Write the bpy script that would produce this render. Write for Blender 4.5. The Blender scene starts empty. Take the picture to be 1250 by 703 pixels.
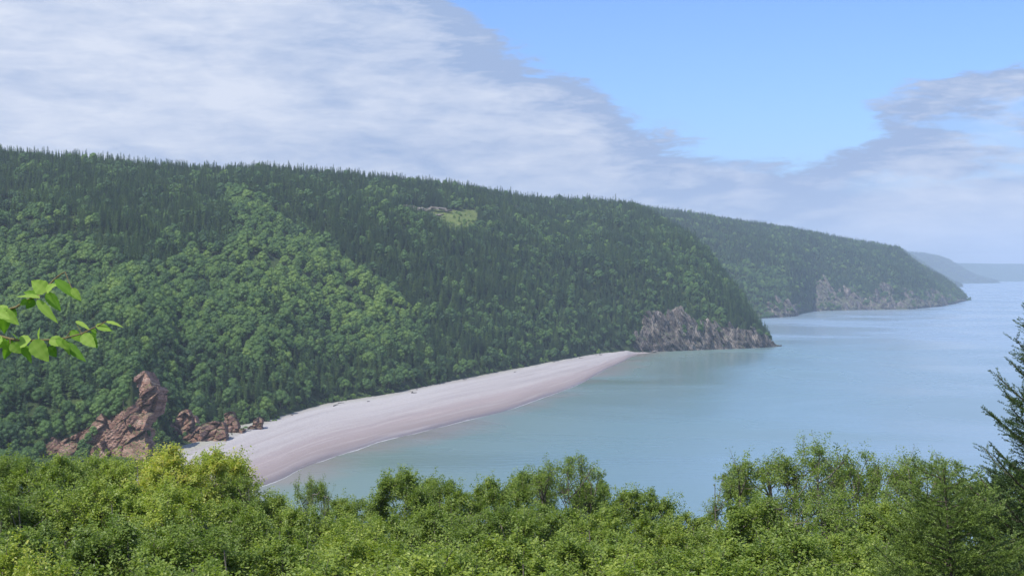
import bpy, bmesh, math, random
import numpy as np
from mathutils import Vector, Matrix
R = math.radians
sc = bpy.context.scene
COL = sc.collection

# ------------------------------------------------------------------ camera, sky, sun, exposure
CAM_Z, F, HY, CX = 80.0, 1717.0, 331.0, 625.0      # eye height, focal length and horizon line of the 1250 px photo
cam = bpy.data.cameras.new('camera'); camo = bpy.data.objects.new('camera', cam); COL.objects.link(camo)
cam.sensor_width = 36.0; cam.lens = 36.0 * F / 1250.0
cam.clip_start = 0.1; cam.clip_end = 60000.0
camo.location = (0, 0, CAM_Z); camo.rotation_euler = (R(90) - math.atan(20.5 / F), 0, 0)
sc.camera = camo

SUN_EL, SUN_AZ = 56.0, -138.0       # azimuth clockwise from +Y (the viewing direction): high, from the left and a little behind
sd = Vector((math.sin(R(SUN_AZ)) * math.cos(R(SUN_EL)), math.cos(R(SUN_AZ)) * math.cos(R(SUN_EL)), math.sin(R(SUN_EL))))
sun = bpy.data.lights.new('sun', 'SUN'); sun.energy = 3.6; sun.angle = R(0.5); sun.color = (1.0, 0.95, 0.87)
suno = bpy.data.objects.new('sun', sun); COL.objects.link(suno)
suno.rotation_euler = sd.to_track_quat('Z', 'Y').to_euler(); suno.location = (-200, -100, 400)

sc.view_settings.view_transform = 'Standard'; sc.view_settings.look = 'None'
sc.view_settings.exposure = 0.60; sc.view_settings.gamma = 1.0; sc.view_settings.use_curve_mapping = False
sc.render.engine = 'CYCLES'
sc.cycles.use_denoising = True
sc.cycles.max_bounces = 6; sc.cycles.diffuse_bounces = 2; sc.cycles.glossy_bounces = 2
sc.cycles.transmission_bounces = 3; sc.cycles.volume_bounces = 1; sc.cycles.transparent_max_bounces = 6

class NT:
    """small helper for node trees"""
    def __init__(s, nt): s.t = nt; s.n = nt.nodes; s.l = nt.links
    def node(s, typ, **kw):
        n = s.n.new(typ)
        for k, v in kw.items(): setattr(n, k, v)
        return n
    def link(s, a, b): s.l.new(a, b)
    def put(s, sock, v):
        if hasattr(v, 'is_linked') or isinstance(v, bpy.types.NodeSocket): s.l.new(v, sock)
        else: sock.default_value = v
    def math(s, op, a, b=0.0, c=None, clamp=False):
        n = s.node('ShaderNodeMath', operation=op, use_clamp=clamp)
        s.put(n.inputs[0], a); s.put(n.inputs[1], b)
        if c is not None: s.put(n.inputs[2], c)
        return n.outputs[0]
    def mix(s, f, a, b):
        n = s.node('ShaderNodeMix', data_type='RGBA')
        s.put(n.inputs[0], f)
        for i, v in ((6, a), (7, b)):
            s.put(n.inputs[i], v if not isinstance(v, tuple) else (*v[:3], 1.0))
        return n.outputs[2]
    def ss(s, v, lo, hi, a=0.0, b=1.0):
        n = s.node('ShaderNodeMapRange', interpolation_type='SMOOTHSTEP')
        s.put(n.inputs[0], v)
        for i, x in zip((1, 2, 3, 4), (lo, hi, a, b)): s.put(n.inputs[i], x)
        return n.outputs[0]
    def comb(s, x, y, z=0.0):
        n = s.node('ShaderNodeCombineXYZ')
        for i, v in enumerate((x, y, z)): s.put(n.inputs[i], v)
        return n.outputs[0]
    def noise(s, vec, scale, detail=5, rough=0.55, dist=0.0):
        n = s.node('ShaderNodeTexNoise')
        s.put(n.inputs['Vector'], vec)
        n.inputs['Scale'].default_value = scale; n.inputs['Detail'].default_value = detail
        n.inputs['Roughness'].default_value = rough; n.inputs['Distortion'].default_value = dist
        return n.outputs[0]

world = bpy.data.worlds.new('World'); sc.world = world; world.use_nodes = True
W = NT(world.node_tree); W.n.clear()
sky = W.node('ShaderNodeTexSky', sky_type='NISHITA'); sky.sun_disc = False
sky.sun_elevation = R(SUN_EL); sky.sun_rotation = R(SUN_AZ); sky.altitude = 80; sky.air_density = 1.0; sky.dust_density = 1.2; sky.ozone_density = 2.0
tc = W.node('ShaderNodeTexCoord'); sx = W.node('ShaderNodeSeparateXYZ'); W.link(tc.outputs['Generated'], sx.inputs[0])
X, Y, Z = sx.outputs
hor = W.math('SQRT', W.math('ADD', W.math('MULTIPLY', X, X), W.math('MULTIPLY', Y, Y)))
az = W.math('ARCTAN2', X, Y)                                   # radians, 0 straight ahead
el = W.math('DIVIDE', Z, W.math('MAXIMUM', hor, 0.02))         # tangent of the elevation
# cloud deck: streaky domain (stretched sideways) that gets finer towards the horizon
dv = W.comb(W.math('MULTIPLY', az, 1.0), W.math('MULTIPLY', el, 2.7), 0.3)
dv2 = W.comb(W.math('MULTIPLY', az, 1.0), W.math('MULTIPLY', el, 3.9), 2.7)
n_big = W.noise(dv, 7.0, 6, 0.6, 0.3)
n_mid = W.noise(dv2, 14.0, 7, 0.58, 0.4)
n_fine = W.noise(dv2, 42.0, 6, 0.62, 0.5)
# upper edge of the deck as tangent of elevation against azimuth (flat top that breaks up to the right)
fc = W.node('ShaderNodeFloatCurve'); cv = fc.mapping.curves[0]
pts = [(-180, 1.0), (-30, .9), (-11, .40), (-6.5, .275), (-3.6, .222), (-1.6, .178), (0.2, .160), (2.5, .147), (3.7, .139), (4.6, .106), (7.0, .091), (9.0, .082),
       (11.0, .075), (12.6, .088), (14.0, .106), (16.0, .124), (18.0, .136), (20.5, .147), (26, .16), (40, .22), (70, .5), (180, 1.0)]
for i, (a, v) in enumerate(pts):
    p = ((a + 180) / 360, min(v, 1.0) if v < 1 else 1.0)
    if i == 0: cv.points[0].location = p
    elif i == 1: cv.points[1].location = p
    else: cv.points.new(*p)
for p in cv.points: p.handle_type = 'AUTO_CLAMPED'
fc.mapping.update()
W.put(fc.inputs['Value'], W.math('MULTIPLY_ADD', az, 1 / (2 * math.pi), 0.5))
edge = fc.outputs[0]
wob = W.math('ADD', W.math('MULTIPLY', W.math('SUBTRACT', n_big, 0.5), 0.055), W.math('MULTIPLY', W.math('SUBTRACT', n_mid, 0.5), 0.062))
wob = W.math('ADD', wob, W.math('MULTIPLY', W.math('SUBTRACT', n_fine, 0.5), 0.034))
depth_in = W.math('ADD', W.math('SUBTRACT', edge, el), wob)      # >0 inside the deck
mask = W.ss(depth_in, -0.003, 0.011)
# a few thin wisps above the deck
wisp = W.math('MULTIPLY', W.ss(n_big, 0.56, 0.75), W.ss(depth_in, -0.07, -0.01))
mask = W.math('MAXIMUM', mask, W.math('MULTIPLY', wisp, 0.75))
# breaks in the right-hand part of the deck
rb = W.math('MULTIPLY', W.ss(az, 0.10, 0.24), W.ss(W.noise(dv2, 11.0, 5, 0.6, 0.2), 0.50, 0.64))
rb = W.math('MULTIPLY', rb, W.ss(el, 0.045, 0.075))
mask = W.math('MULTIPLY', mask, W.math('SUBTRACT', 1.0, W.math('MULTIPLY', rb, 0.6)))
# tone inside the deck: grey-blue rim and bases, whiter body
tone = W.math('ADD', W.math('MULTIPLY', W.math('SUBTRACT', n_mid, 0.5), 1.5), W.math('MULTIPLY', W.math('SUBTRACT', n_big, 0.5), 1.4))
tone = W.math('ADD', tone, W.math('MULTIPLY', W.math('SUBTRACT', n_fine, 0.5), 0.9))
body = W.ss(depth_in, 0.0, 0.06)
left = W.ss(az, -0.02, -0.30)
tone = W.math('ADD', tone, W.math('ADD', W.math('MULTIPLY_ADD', body, 0.62, -0.12), W.math('MULTIPLY', left, 0.20)))
topleft = W.math('MULTIPLY', W.ss(el, 0.13, 0.20), W.ss(az, -0.30, -0.05))
tone = W.math('SUBTRACT', tone, W.math('MULTIPLY', topleft, 0.35))
ccol = W.mix(W.math('MAXIMUM', W.math('MINIMUM', tone, 1.0), 0.0), (0.240, 0.320, 0.490), (0.485, 0.525, 0.62))
# pale bank low over the horizon
low = W.ss(el, 0.085, 0.0)
ccol = W.mix(W.math('MULTIPLY', low, 0.7), ccol, (0.36, 0.455, 0.64))
skyb = W.node('ShaderNodeBackground'); skyb.inputs[1].default_value = 0.115
tint = W.node('ShaderNodeMix', data_type='RGBA', blend_type='MULTIPLY'); tint.inputs[0].default_value = 1.0
W.link(sky.outputs[0], tint.inputs[6]); tint.inputs[7].default_value = (0.62, 0.79, 1.16, 1)
W.link(tint.outputs[2], skyb.inputs[0])
clb = W.node('ShaderNodeBackground'); W.link(ccol, clb.inputs[0]); clb.inputs[1].default_value = 1.0
ms = W.node('ShaderNodeMixShader')
ovh = W.math('MULTIPLY', mask, W.ss(el, 1.6, 0.5, 0.45, 1.0))
W.link(ovh, ms.inputs[0]); W.link(skyb.outputs[0], ms.inputs[1]); W.link(clb.outputs[0], ms.inputs[2])
wo = W.node('ShaderNodeOutputWorld'); W.link(ms.outputs[0], wo.inputs[0])

# ------------------------------------------------------------------ helpers
rng = np.random.default_rng(7); random.seed(7)

def pn(x, y, z=0.0, seed=0):
    """numpy gradient noise, about -1..1"""
    x, y, z = np.broadcast_arrays(np.asarray(x, float), np.asarray(y, float), np.asarray(z, float))
    xi, yi, zi = np.floor(x).astype(np.int64), np.floor(y).astype(np.int64), np.floor(z).astype(np.int64)
    xf, yf, zf = x - xi, y - yi, z - zi
    u, v, w = [t * t * t * (t * (t * 6 - 15) + 10) for t in (xf, yf, zf)]
    def g(i, j, k):
        h = ((xi + i) * 374761393 + (yi + j) * 668265263 + (zi + k) * 2147483647 + seed * 974634777) & 0xffffffff
        h = ((h ^ (h >> 13)) * 1274126177) & 0xffffffff; h = h ^ (h >> 16)
        a = (h & 0xffff) / 65535.0 * 2 * np.pi; c = ((h >> 16) & 0xffff) / 65535.0 * 2 - 1; s_ = np.sqrt(1 - c * c)
        return s_ * np.cos(a) * (xf - i) + s_ * np.sin(a) * (yf - j) + c * (zf - k)
    def L(a, b, t): return a + (b - a) * t
    return 1.6 * L(L(L(g(0,0,0), g(1,0,0), u), L(g(0,1,0), g(1,1,0), u), v), L(L(g(0,0,1), g(1,0,1), u), L(g(0,1,1), g(1,1,1), u), v), w)
def fbm(x, y, z=0.0, o=4, seed=0):
    r = 0; a = 1.0; f = 1.0
    for i in range(o): r = r + a * pn(np.asarray(x) * f, np.asarray(y) * f, np.asarray(z) * f, seed + i); a *= 0.5; f *= 2.03
    return r

def wpt(px, py, Y):            # point seen at a photo position at forward distance Y
    return np.array([(px - CX) / F * Y, Y, CAM_Z - (py - HY) / F * Y])

def mesh(name, V, faces, attrs=None, mats=None, midx=None, smooth=False):
    """faces: list of (n,k) int arrays"""
    me = bpy.data.meshes.new(name); V = np.asarray(V, np.float32)
    me.vertices.add(len(V)); me.vertices.foreach_set('co', V.ravel())
    faces = [np.asarray(f, np.int32) for f in faces if len(f)]
    nl = sum(f.size for f in faces); npg = sum(len(f) for f in faces)
    me.loops.add(nl); me.loops.foreach_set('vertex_index', np.concatenate([f.ravel() for f in faces]))
    me.polygons.add(npg)
    tot = np.concatenate([np.full(len(f), f.shape[1], np.int32) for f in faces])
    me.polygons.foreach_set('loop_start', np.concatenate([[0], np.cumsum(tot)[:-1]]).astype(np.int32))
    if midx is not None: me.polygons.foreach_set('material_index', np.asarray(midx, np.int32))
    me.polygons.foreach_set('use_smooth', np.full(npg, smooth))
    for k, (dom, vals) in (attrs or {}).items():
        a = me.attributes.new(k, 'FLOAT', dom); a.data.foreach_set('value', np.asarray(vals, np.float32))
    me.update(calc_edges=True); me.validate()
    for m in (mats or []): me.materials.append(m)
    return me
def obj(name, me, parent=None, loc=(0, 0, 0)):
    o = bpy.data.objects.new(name, me); COL.objects.link(o); o.location = loc
    if parent: o.parent = parent
    return o
def tag(o, label=None, cat=None, group=None, kind=None):
    if label: o['label'] = label
    if cat: o['category'] = cat
    if group: o['group'] = group
    if kind: o['kind'] = kind
    return o
def empty(name, loc, rz=0.0, s=1.0):
    o = bpy.data.objects.new(name, None); COL.objects.link(o); o.location = loc; o.rotation_euler = (0, 0, rz); o.scale = (s, s, s)
    o.empty_display_size = 0.3
    return o
def grid_faces(n, m):
    i = np.arange(n - 1)[:, None] * m + np.arange(m - 1)[None, :]
    return np.stack([i, i + m, i + m + 1, i + 1], -1).reshape(-1, 4)

# ------------------------------------------------------------------ materials
def mat(name):
    m = bpy.data.materials.new(name); m.use_nodes = True; t = NT(m.node_tree); t.n.clear()
    out = t.node('ShaderNodeOutputMaterial'); return m, t, out
def pbsdf(t, out, col, rough=0.8, spec=0.3, normal=None, ior=None):
    b = t.node('ShaderNodeBsdfPrincipled'); t.put(b.inputs['Base Color'], col if not isinstance(col, tuple) else (*col, 1))
    t.put(b.inputs['Roughness'], rough); b.inputs['Specular IOR Level'].default_value = spec
    if ior: b.inputs['IOR'].default_value = ior
    if normal is not None: t.link(normal, b.inputs['Normal'])
    t.link(b.outputs[0], out.inputs[0]); return b
def geo_pos(t): return t.node('ShaderNodeNewGeometry').outputs['Position']
def ramp(t, f, stops):
    r = t.node('ShaderNodeValToRGB'); e = r.color_ramp.elements
    e[0].position, e[0].color = stops[0][0], (*stops[0][1], 1); e[1].position, e[1].color = stops[-1][0], (*stops[-1][1], 1)
    for p, c in stops[1:-1]: x = e.new(p); x.color = (*c, 1)
    t.put(r.inputs[0], f); return r.outputs[0]
def bump(t, h, strength=0.5, dist=0.1, n=None):
    b = t.node('ShaderNodeBump'); b.inputs['Strength'].default_value = strength; b.inputs['Distance'].default_value = dist
    t.link(h, b.inputs['Height']); 
    if n is not None: t.link(n, b.inputs['Normal'])
    return b.outputs[0]

def foliage(name, stops, transl=0.25, rough=0.6, spec=0.25, lv_amt=0.35, tcol=1.5):
    """leaf colour picked by the tree's own tint (0..1), shifted leaf by leaf by the lv attribute"""
    m, t, out = mat(name)
    a = t.node('ShaderNodeAttribute', attribute_name='tint', attribute_type='INSTANCER')
    lv = t.node('ShaderNodeAttribute', attribute_name='lv')
    v = t.math('ADD', a.outputs['Fac'], t.math('MULTIPLY', t.math('SUBTRACT', lv.outputs['Fac'], 0.5), lv_amt), clamp=True)
    c = ramp(t, v, stops)
    b = t.node('ShaderNodeBsdfPrincipled'); t.link(c, b.inputs['Base Color']); b.inputs['Roughness'].default_value = rough
    b.inputs['Specular IOR Level'].default_value = spec
    tr = t.node('ShaderNodeBsdfTranslucent')
    mm = t.node('ShaderNodeMix', data_type='RGBA', blend_type='MULTIPLY'); mm.inputs[0].default_value = 1
    t.link(c, mm.inputs[6]); mm.inputs[7].default_value = (tcol * 1.15, tcol * 1.25, tcol * 0.55, 1); t.link(mm.outputs[2], tr.inputs[0])
    mx = t.node('ShaderNodeMixShader'); mx.inputs[0].default_value = transl
    t.link(b.outputs[0], mx.inputs[1]); t.link(tr.outputs[0], mx.inputs[2]); t.link(mx.outputs[0], out.inputs[0])
    return m
M_SPRUCE = foliage('spruce_foliage', [(0, (.032, .070, .034)), (.5, (.072, .132, .048)), (1, (.140, .210, .060))], .22)
M_BROAD = foliage('hill_leaves', [(0, (.052, .105, .044)), (.5, (.104, .188, .056)), (1, (.200, .295, .070))], .25)
M_LEAF = foliage('shrub_leaves', [(0, (.060, .100, .026)), (.45, (.172, .242, .050)), (.8, (.330, .385, .070)), (1, (.450, .400, .090))], .36, .45, .35, .5)
M_NEAR_SPRUCE = foliage('needles', [(0, (.026, .052, .018)), (.5, (.075, .125, .028)), (1, (.165, .230, .040))], .15, .5, .35, .4)
M_BRANCH_LEAF = foliage('big_leaves', [(0, (.040, .110, .012)), (.5, (.140, .270, .035)), (1, (.300, .420, .090))], .40, .60, .22, .25, 1.9)
def bark(name, c1, c2, sc_=6):
    m, t, out = mat(name); p = t.node('ShaderNodeTexCoord').outputs['Object']
    n = t.noise(p, sc_, 5, .6); pbsdf(t, out, t.mix(n, c1, c2), .85, .2, bump(t, n, .5, .02)); return m
M_BARK = bark('grey_bark', (.09, .075, .06), (.22, .20, .17))
M_DARKBARK = bark('dark_bark', (.05, .04, .03), (.13, .11, .09))
M_TWIG = bark('twig_bark', (.10, .09, .04), (.22, .17, .09), 60)

def ground_mat():
    m, t, out = mat('forest_floor'); p = geo_pos(t)
    n1 = t.noise(p, .05, 6, .6); n2 = t.noise(p, .9, 5, .65)
    c = t.mix(t.ss(n1, .35, .65), (.030, .050, .020), (.060, .090, .028)); c = t.mix(t.ss(n2, .55, .75), c, (.085, .065, .045))
    pbsdf(t, out, c, .95, .1, bump(t, n2, .8, .6)); return m
M_GROUND = ground_mat()
def grass_mat():
    m, t, out = mat('meadow'); p = geo_pos(t)
    n2 = t.noise(p, .35, 6, .7); n3 = t.noise(p, 2.2, 4, .7)
    c = t.mix(t.ss(n2, .3, .7), (.075, .125, .035), (.17, .19, .06)); c = t.mix(t.ss(n3, .55, .75), c, (.05, .09, .03))
    pbsdf(t, out, c, .95, .1, bump(t, n3, .9, .5)); return m
M_GRASS = grass_mat()
def rock_mat(name, cols, s=.35, strata=(0.5, 0.2, 1.0), sstr=.8, moss=.0):
    m, t, out = mat(name); p = geo_pos(t)
    mp = t.node('ShaderNodeMapping'); mp.inputs['Rotation'].default_value = (R(20), R(38), R(15)); mp.inputs['Scale'].default_value = strata
    t.link(p, mp.inputs[0]); st = t.noise(mp.outputs[0], s, 7, .62, .4)
    n2 = t.noise(p, s * 4, 6, .65); n3 = t.noise(p, .06, 3, .5)
    f = t.math('ADD', t.math('MULTIPLY', st, .65), t.math('MULTIPLY', n2, .35))
    c = ramp(t, t.ss(f, .34, .66), cols)
    c = t.mix(t.math('MULTIPLY', t.ss(n3, .45, .62), .45), c, cols[0][1])
    wv_ = t.node('ShaderNodeTexWave', wave_type='BANDS', bands_direction='Z'); t.link(mp.outputs[0], wv_.inputs['Vector']); wv_.inputs['Scale'].default_value = s * 1.3; wv_.inputs['Distortion'].default_value = 5.0; wv_.inputs['Detail'].default_value = 4
    c = t.mix(t.math('MULTIPLY', t.ss(wv_.outputs['Fac'], .30, .05), .6), c, tuple(x * .55 for x in cols[0][1]))
    cr = t.node('ShaderNodeTexVoronoi', feature='DISTANCE_TO_EDGE'); t.link(mp.outputs[0], cr.inputs['Vector']); cr.inputs['Scale'].default_value = s * 1.1
    crk = t.ss(cr.outputs['Distance'], 0.0, 0.05)
    if moss:
        nz = t.node('ShaderNodeSeparateXYZ'); t.link(t.node('ShaderNodeNewGeometry').outputs['Normal'], nz.inputs[0])
        mf = t.math('MULTIPLY', t.ss(nz.outputs[2], .45, .75), t.ss(n2, .42, .56)); c = t.mix(t.math('MULTIPLY', mf, moss), c, (.06, .09, .03))
    h = t.math('ADD', f, t.math('MULTIPLY', crk, .25))
    pbsdf(t, out, c, .9, .2, bump(t, h, 1.0, 1.2)); return m
M_RED = rock_mat('red_rock', [(0, (.11, .058, .044)), (.35, (.28, .158, .120)), (.7, (.40, .25, .195)), (1, (.50, .36, .30))], .35, (.5, .3, 1.4), moss=.9)
M_PINK = rock_mat('sea_cliff_rock', [(0, (.050, .045, .045)), (.4, (.130, .112, .105)), (.75, (.235, .200, .180)), (1, (.45, .39, .33))], .16, (1.3, .5, .45), moss=.9)
M_PALE = rock_mat('pale_rock', [(0, (.13, .115, .10)), (.5, (.24, .215, .19)), (1, (.37, .34, .31))], .5)

def beach_mat():
    m, t, out = mat('pebble_beach'); p = geo_pos(t)
    a = t.node('ShaderNodeAttribute', attribute_name='across').outputs['Fac']   # 0 at the water, 1 at the trees
    al = t.node('ShaderNodeAttribute', attribute_name='along').outputs['Fac']
    wv = t.comb(t.math('MULTIPLY', al, .0055), t.math('MULTIPLY', a, 9.0), 0.0)
    band = t.noise(wv, 1.0, 5, .6, .25)
    wv2 = t.comb(t.math('MULTIPLY', al, .011), t.math('MULTIPLY', a, 26.0), 4.0); band2 = t.noise(wv2, 1.0, 4, .6, .2)
    n = t.noise(p, .12, 6, .7); n4 = t.noise(p, 1.1, 5, .75)
    aw = t.math('ADD', a, t.math('MULTIPLY', t.math('SUBTRACT', n, .5), .10))
    base = ramp(t, aw, [(0.0, (.135, .110, .104)), (.06, (.215, .178, .172)), (.27, (.300, .250, .243)), (.36, (.325, .280, .275)), (.40, (.350, .318, .312)), (.6, (.380, .355, .350)), (.88, (.40, .38, .37)), (1.0, (.33, .33, .27))])
    c = t.mix(t.math('MULTIPLY', t.ss(band, .42, .68), .55), base, (.27, .238, .235))
    c = t.mix(t.math('MULTIPLY', t.ss(band2, .48, .74), .28), c, (.50, .475, .46))
    c = t.mix(t.math('MULTIPLY', t.ss(n4, .48, .66), .55), c, (.20, .17, .165))
    nd = t.noise(p, .5, 5, .8)
    drift = t.math('MULTIPLY', t.math('MULTIPLY', t.ss(a, .86, .95), t.ss(nd, .56, .64)), .7)
    c = t.mix(drift, c, (.14, .12, .08))
    rough = t.ss(aw, 0.0, .14, .35, .95)
    pbsdf(t, out, c, rough, .3, bump(t, t.math('ADD', n4, t.math('MULTIPLY', band, 2.0)), .5, .35)); return m
M_BEACH = beach_mat()
def water_mat():
    m, t, out = mat('sea_water'); p = geo_pos(t)
    a = t.node('ShaderNodeAttribute', attribute_name='offshore').outputs['Fac']     # metres to the waterline
    n1 = t.noise(p, .008, 4, .6)
    aa = t.math('ADD', a, t.math('MULTIPLY', t.math('SUBTRACT', n1, .5), 90.0))
    c = ramp(t, t.math('DIVIDE', aa, 420.0), [(0, (.215, .20, .175)), (.06, (.150, .215, .190)), (.25, (.140, .222, .222)), (.6, (.185, .265, .300)), (1, (.225, .305, .370))])
    mp = t.node('ShaderNodeMapping'); mp.inputs['Rotation'].default_value = (0, 0, R(-28)); mp.inputs['Scale'].default_value = (1, 2.3, 1); t.link(p, mp.inputs[0])
    w1 = t.noise(mp.outputs[0], .10, 4, .55, .3); w2 = t.noise(mp.outputs[0], .55, 4, .6)
    h = t.math('ADD', w1, t.math('MULTIPLY', w2, .25))
    slick = t.noise(p, .004, 4, .55, .6)
    rough = t.ss(slick, .35, .65, .16, .34)
    b = pbsdf(t, out, c, rough, .5, bump(t, h, .14, .8), 1.33); return m
M_WATER = water_mat()
def simple(name, col, rough=.8, spec=.3):
    m, t, out = mat(name); p = t.node('ShaderNodeTexCoord').outputs['Object']
    n = t.noise(p, 3.0, 5, .6); pbsdf(t, out, t.mix(n, tuple(x * .8 for x in col), tuple(x * 1.15 for x in col)), rough, spec); return m
def foam_mat():
    m, t, out = mat('surf_foam'); p = geo_pos(t); n = t.noise(p, .45, 5, .7)
    pbsdf(t, out, t.mix(n, (.42, .44, .44), (.62, .63, .63)), .9, .2); return m
M_FOAM = foam_mat()

# land (distance, height) against bearing
MAIN = {
 -700: [(200,-4),(330,2),(480,22),(740,60),(1000,120),(1240,190),(1700,178),(2600,150)],
 -200: [(380,-4),(480,3),(580,24),(790,58),(1030,116),(1290,187),(1700,178),(2600,150)],
    0: [(500,-4),(575,3),(612,25),(790,55),(1030,112),(1300,184),(1700,176),(2600,140)],
  100: [(520,-4),(598,4),(619,27),(790,58),(1040,115),(1320,180),(1700,172),(2600,140)],
  160: [(520,-4),(604,5),(622,31),(800,60),(1050,113),(1340,176),(1700,170),(2600,140)],
  190: [(530,-4),(615,4),(640,20),(810,55),(1050,110),(1350,174),(1700,168),(2600,140)],
  225: [(580,-4),(655,3),(690,12),(835,50),(1060,108),(1370,175),(1740,168),(2600,140)],
  270: [(600,-4),(690,3),(720,13),(860,52),(1080,112),(1420,177),(1800,170),(2600,140)],
  320: [(650,-4),(714,3.5),(750,15),(890,55),(1110,115),(1460,182),(1850,174),(2700,140)],
  400: [(760,-4),(816,3.5),(850,16),(980,52),(1190,112),(1520,180),(1950,172),(2800,140)],
  480: [(830,-4),(881,3.5),(915,16),(1050,54),(1260,112),(1600,179),(2000,170),(2800,140)],
  560: [(940,-4),(995,3.5),(1030,17),(1160,54),(1370,112),(1700,174),(2100,166),(2900,140)],
  640: [(1060,-4),(1122,3.5),(1160,18),(1290,56),(1500,112),(1850,171),(2200,164),(3000,140)],
  720: [(1220,-4),(1288,3.5),(1325,20),(1440,58),(1640,115),(2000,172),(2350,160),(3000,130)],
  775: [(1300,-4),(1372,4),(1400,27),(1500,65),(1720,120),(2060,168),(2300,150),(2900,100)],
  800: [(1350,-4),(1405,4),(1425,30),(1510,64),(1700,110),(2000,152),(2200,130),(2500,-5)],
  848: [(1390,-4),(1430,4),(1450,30),(1510,60),(1650,95),(1850,120),(1950,90),(2250,-5)],
  881: [(1410,-4),(1445,3),(1462,24),(1500,42),(1580,60),(1700,77),(1800,50),(1950,-5)],
  905: [(1430,-4),(1460,3),(1472,18),(1495,30),(1550,42),(1620,51),(1690,30),(1760,-5)],
  918: [(1450,-4),(1470,2),(1480,14),(1495,22),(1530,29),(1570,34),(1610,20),(1650,-5)],
  930: [(1470,-4),(1478,1),(1485,9),(1493,13),(1510,16),(1535,17),(1560,8),(1590,-5)],
  946: [(1490,-4),(1493,-4),(1496,-4),(1500,-4),(1510,-4),(1530,-4),(1560,-5),(1590,-6)],
}
FAR = {
  640: [(2300,-4),(2380,40),(2450,60),(2700,110),(2900,180),(3000,205),(3400,210),(4200,190)],
  760: [(2250,-4),(2300,6),(2340,30),(2500,80),(2750,145),(3050,218),(3500,205),(4200,180)],
  860: [(2320,-4),(2370,4),(2400,28),(2560,75),(2800,140),(3200,203),(3700,190),(4300,150)],
  928: [(2370,-4),(2412,3),(2440,24),(2600,68),(2850,125),(3340,187),(3800,170),(4400,120)],
  964: [(2440,-4),(2500,3),(2530,30),(2680,72),(2930,125),(3420,178),(3900,160),(4500,100)],
 1000: [(2860,-4),(2900,3),(2930,40),(3030,78),(3200,120),(3500,170),(3950,150),(4500,80)],
 1050: [(2880,-4),(2930,3),(2965,36),(3080,72),(3280,108),(3650,150),(4000,130),(4600,40)],
 1096: [(2900,-4),(2950,3),(2985,34),(3110,62),(3350,95),(3850,137),(4150,110),(4700,-5)],
 1121: [(2980,-4),(3030,3),(3065,28),(3180,46),(3420,68),(3850,93),(4100,70),(4500,-5)],
 1150: [(3150,-4),(3240,2),(3280,18),(3380,28),(3600,42),(3950,54),(4100,30),(4300,-5)],
 1165: [(3450,-4),(3520,2),(3560,12),(3620,18),(3780,26),(3970,31),(4050,15),(4150,-5)],
 1186: [(3880,-4),(3890,-4),(3900,-4),(3910,-4),(3920,-4),(3930,-4),(3940,-5),(3950,-5)],
}
FAR2 = {
 1040: [(6600,-5),(6700,10),(6900,80),(7200,150),(7400,180),(7600,205),(7900,200),(8400,150)],
 1104: [(6700,-5),(6800,6),(6900,40),(7100,90),(7350,150),(7600,188),(7900,170),(8300,100)],
 1125: [(6750,-5),(6850,5),(6950,25),(7100,60),(7300,100),(7550,126),(7800,100),(8200,50)],
 1146: [(6850,-5),(6900,4),(6980,18),(7100,35),(7250,52),(7450,62),(7700,40),(8000,-5)],
 1165: [(6950,-5),(7000,3),(7030,8),(7100,13),(7200,17),(7300,20),(7450,10),(7600,-5)],
 1180: [(7000,-5),(7010,-5),(7020,-5),(7050,-5),(7100,-5),(7150,-5),(7200,-5),(7300,-5)],
}
FAR3 = {
 1080: [(8800,-5),(8900,8),(9100,60),(9500,120),(10000,170),(10500,225),(11000,220),(11500,180)],
 1127: [(8900,-5),(9000,6),(9150,40),(9500,100),(10000,160),(10500,208),(11000,200),(11500,150)],
 1146: [(8950,-5),(9050,6),(9200,36),(9500,85),(9950,140),(10450,190),(10900,170),(11400,100)],
 1160: [(9000,-5),(9100,5),(9250,30),(9500,70),(9900,118),(10350,155),(10800,130),(11200,50)],
 1180: [(9050,-5),(9150,4),(9250,16),(9450,38),(9750,62),(10000,80),(10300,60),(10600,-5)],
 1191: [(9100,-5),(9200,4),(9280,12),(9400,24),(9600,38),(9800,46),(10000,30),(10200,-5)],
 1214: [(9200,-5),(9250,2),(9300,5),(9380,8),(9480,11),(9600,13),(9700,6),(9800,-5)],
 1226: [(9400,-5),(9410,-5),(9420,-5),(9430,-5),(9440,-5),(9450,-5),(9460,-5),(9500,-5)],
}
FAR4 = {
 1120: [(10800,-5),(10900,5),(11100,50),(11400,100),(11900,130),(12500,150),(13000,150),(13600,140)],
 1200: [(10800,-5),(10900,5),(11100,45),(11400,90),(11900,125),(12500,150),(13000,145),(13600,120)],
 1260: [(10900,-5),(11000,5),(11200,40),(11500,80),(12000,118),(12500,142),(13000,135),(13600,110)],
 1700: [(11000,-5),(11100,5),(11300,30),(11600,60),(12000,90),(12500,115),(13000,110),(13600,90)],
}
for D_, lim in ((MAIN, 775), (FAR, 0)):
    for k_ in D_:
        if k_ >= lim and D_[k_][1][1] > 0: D_[k_][0] = (D_[k_][1][0] - 12, -4)
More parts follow.
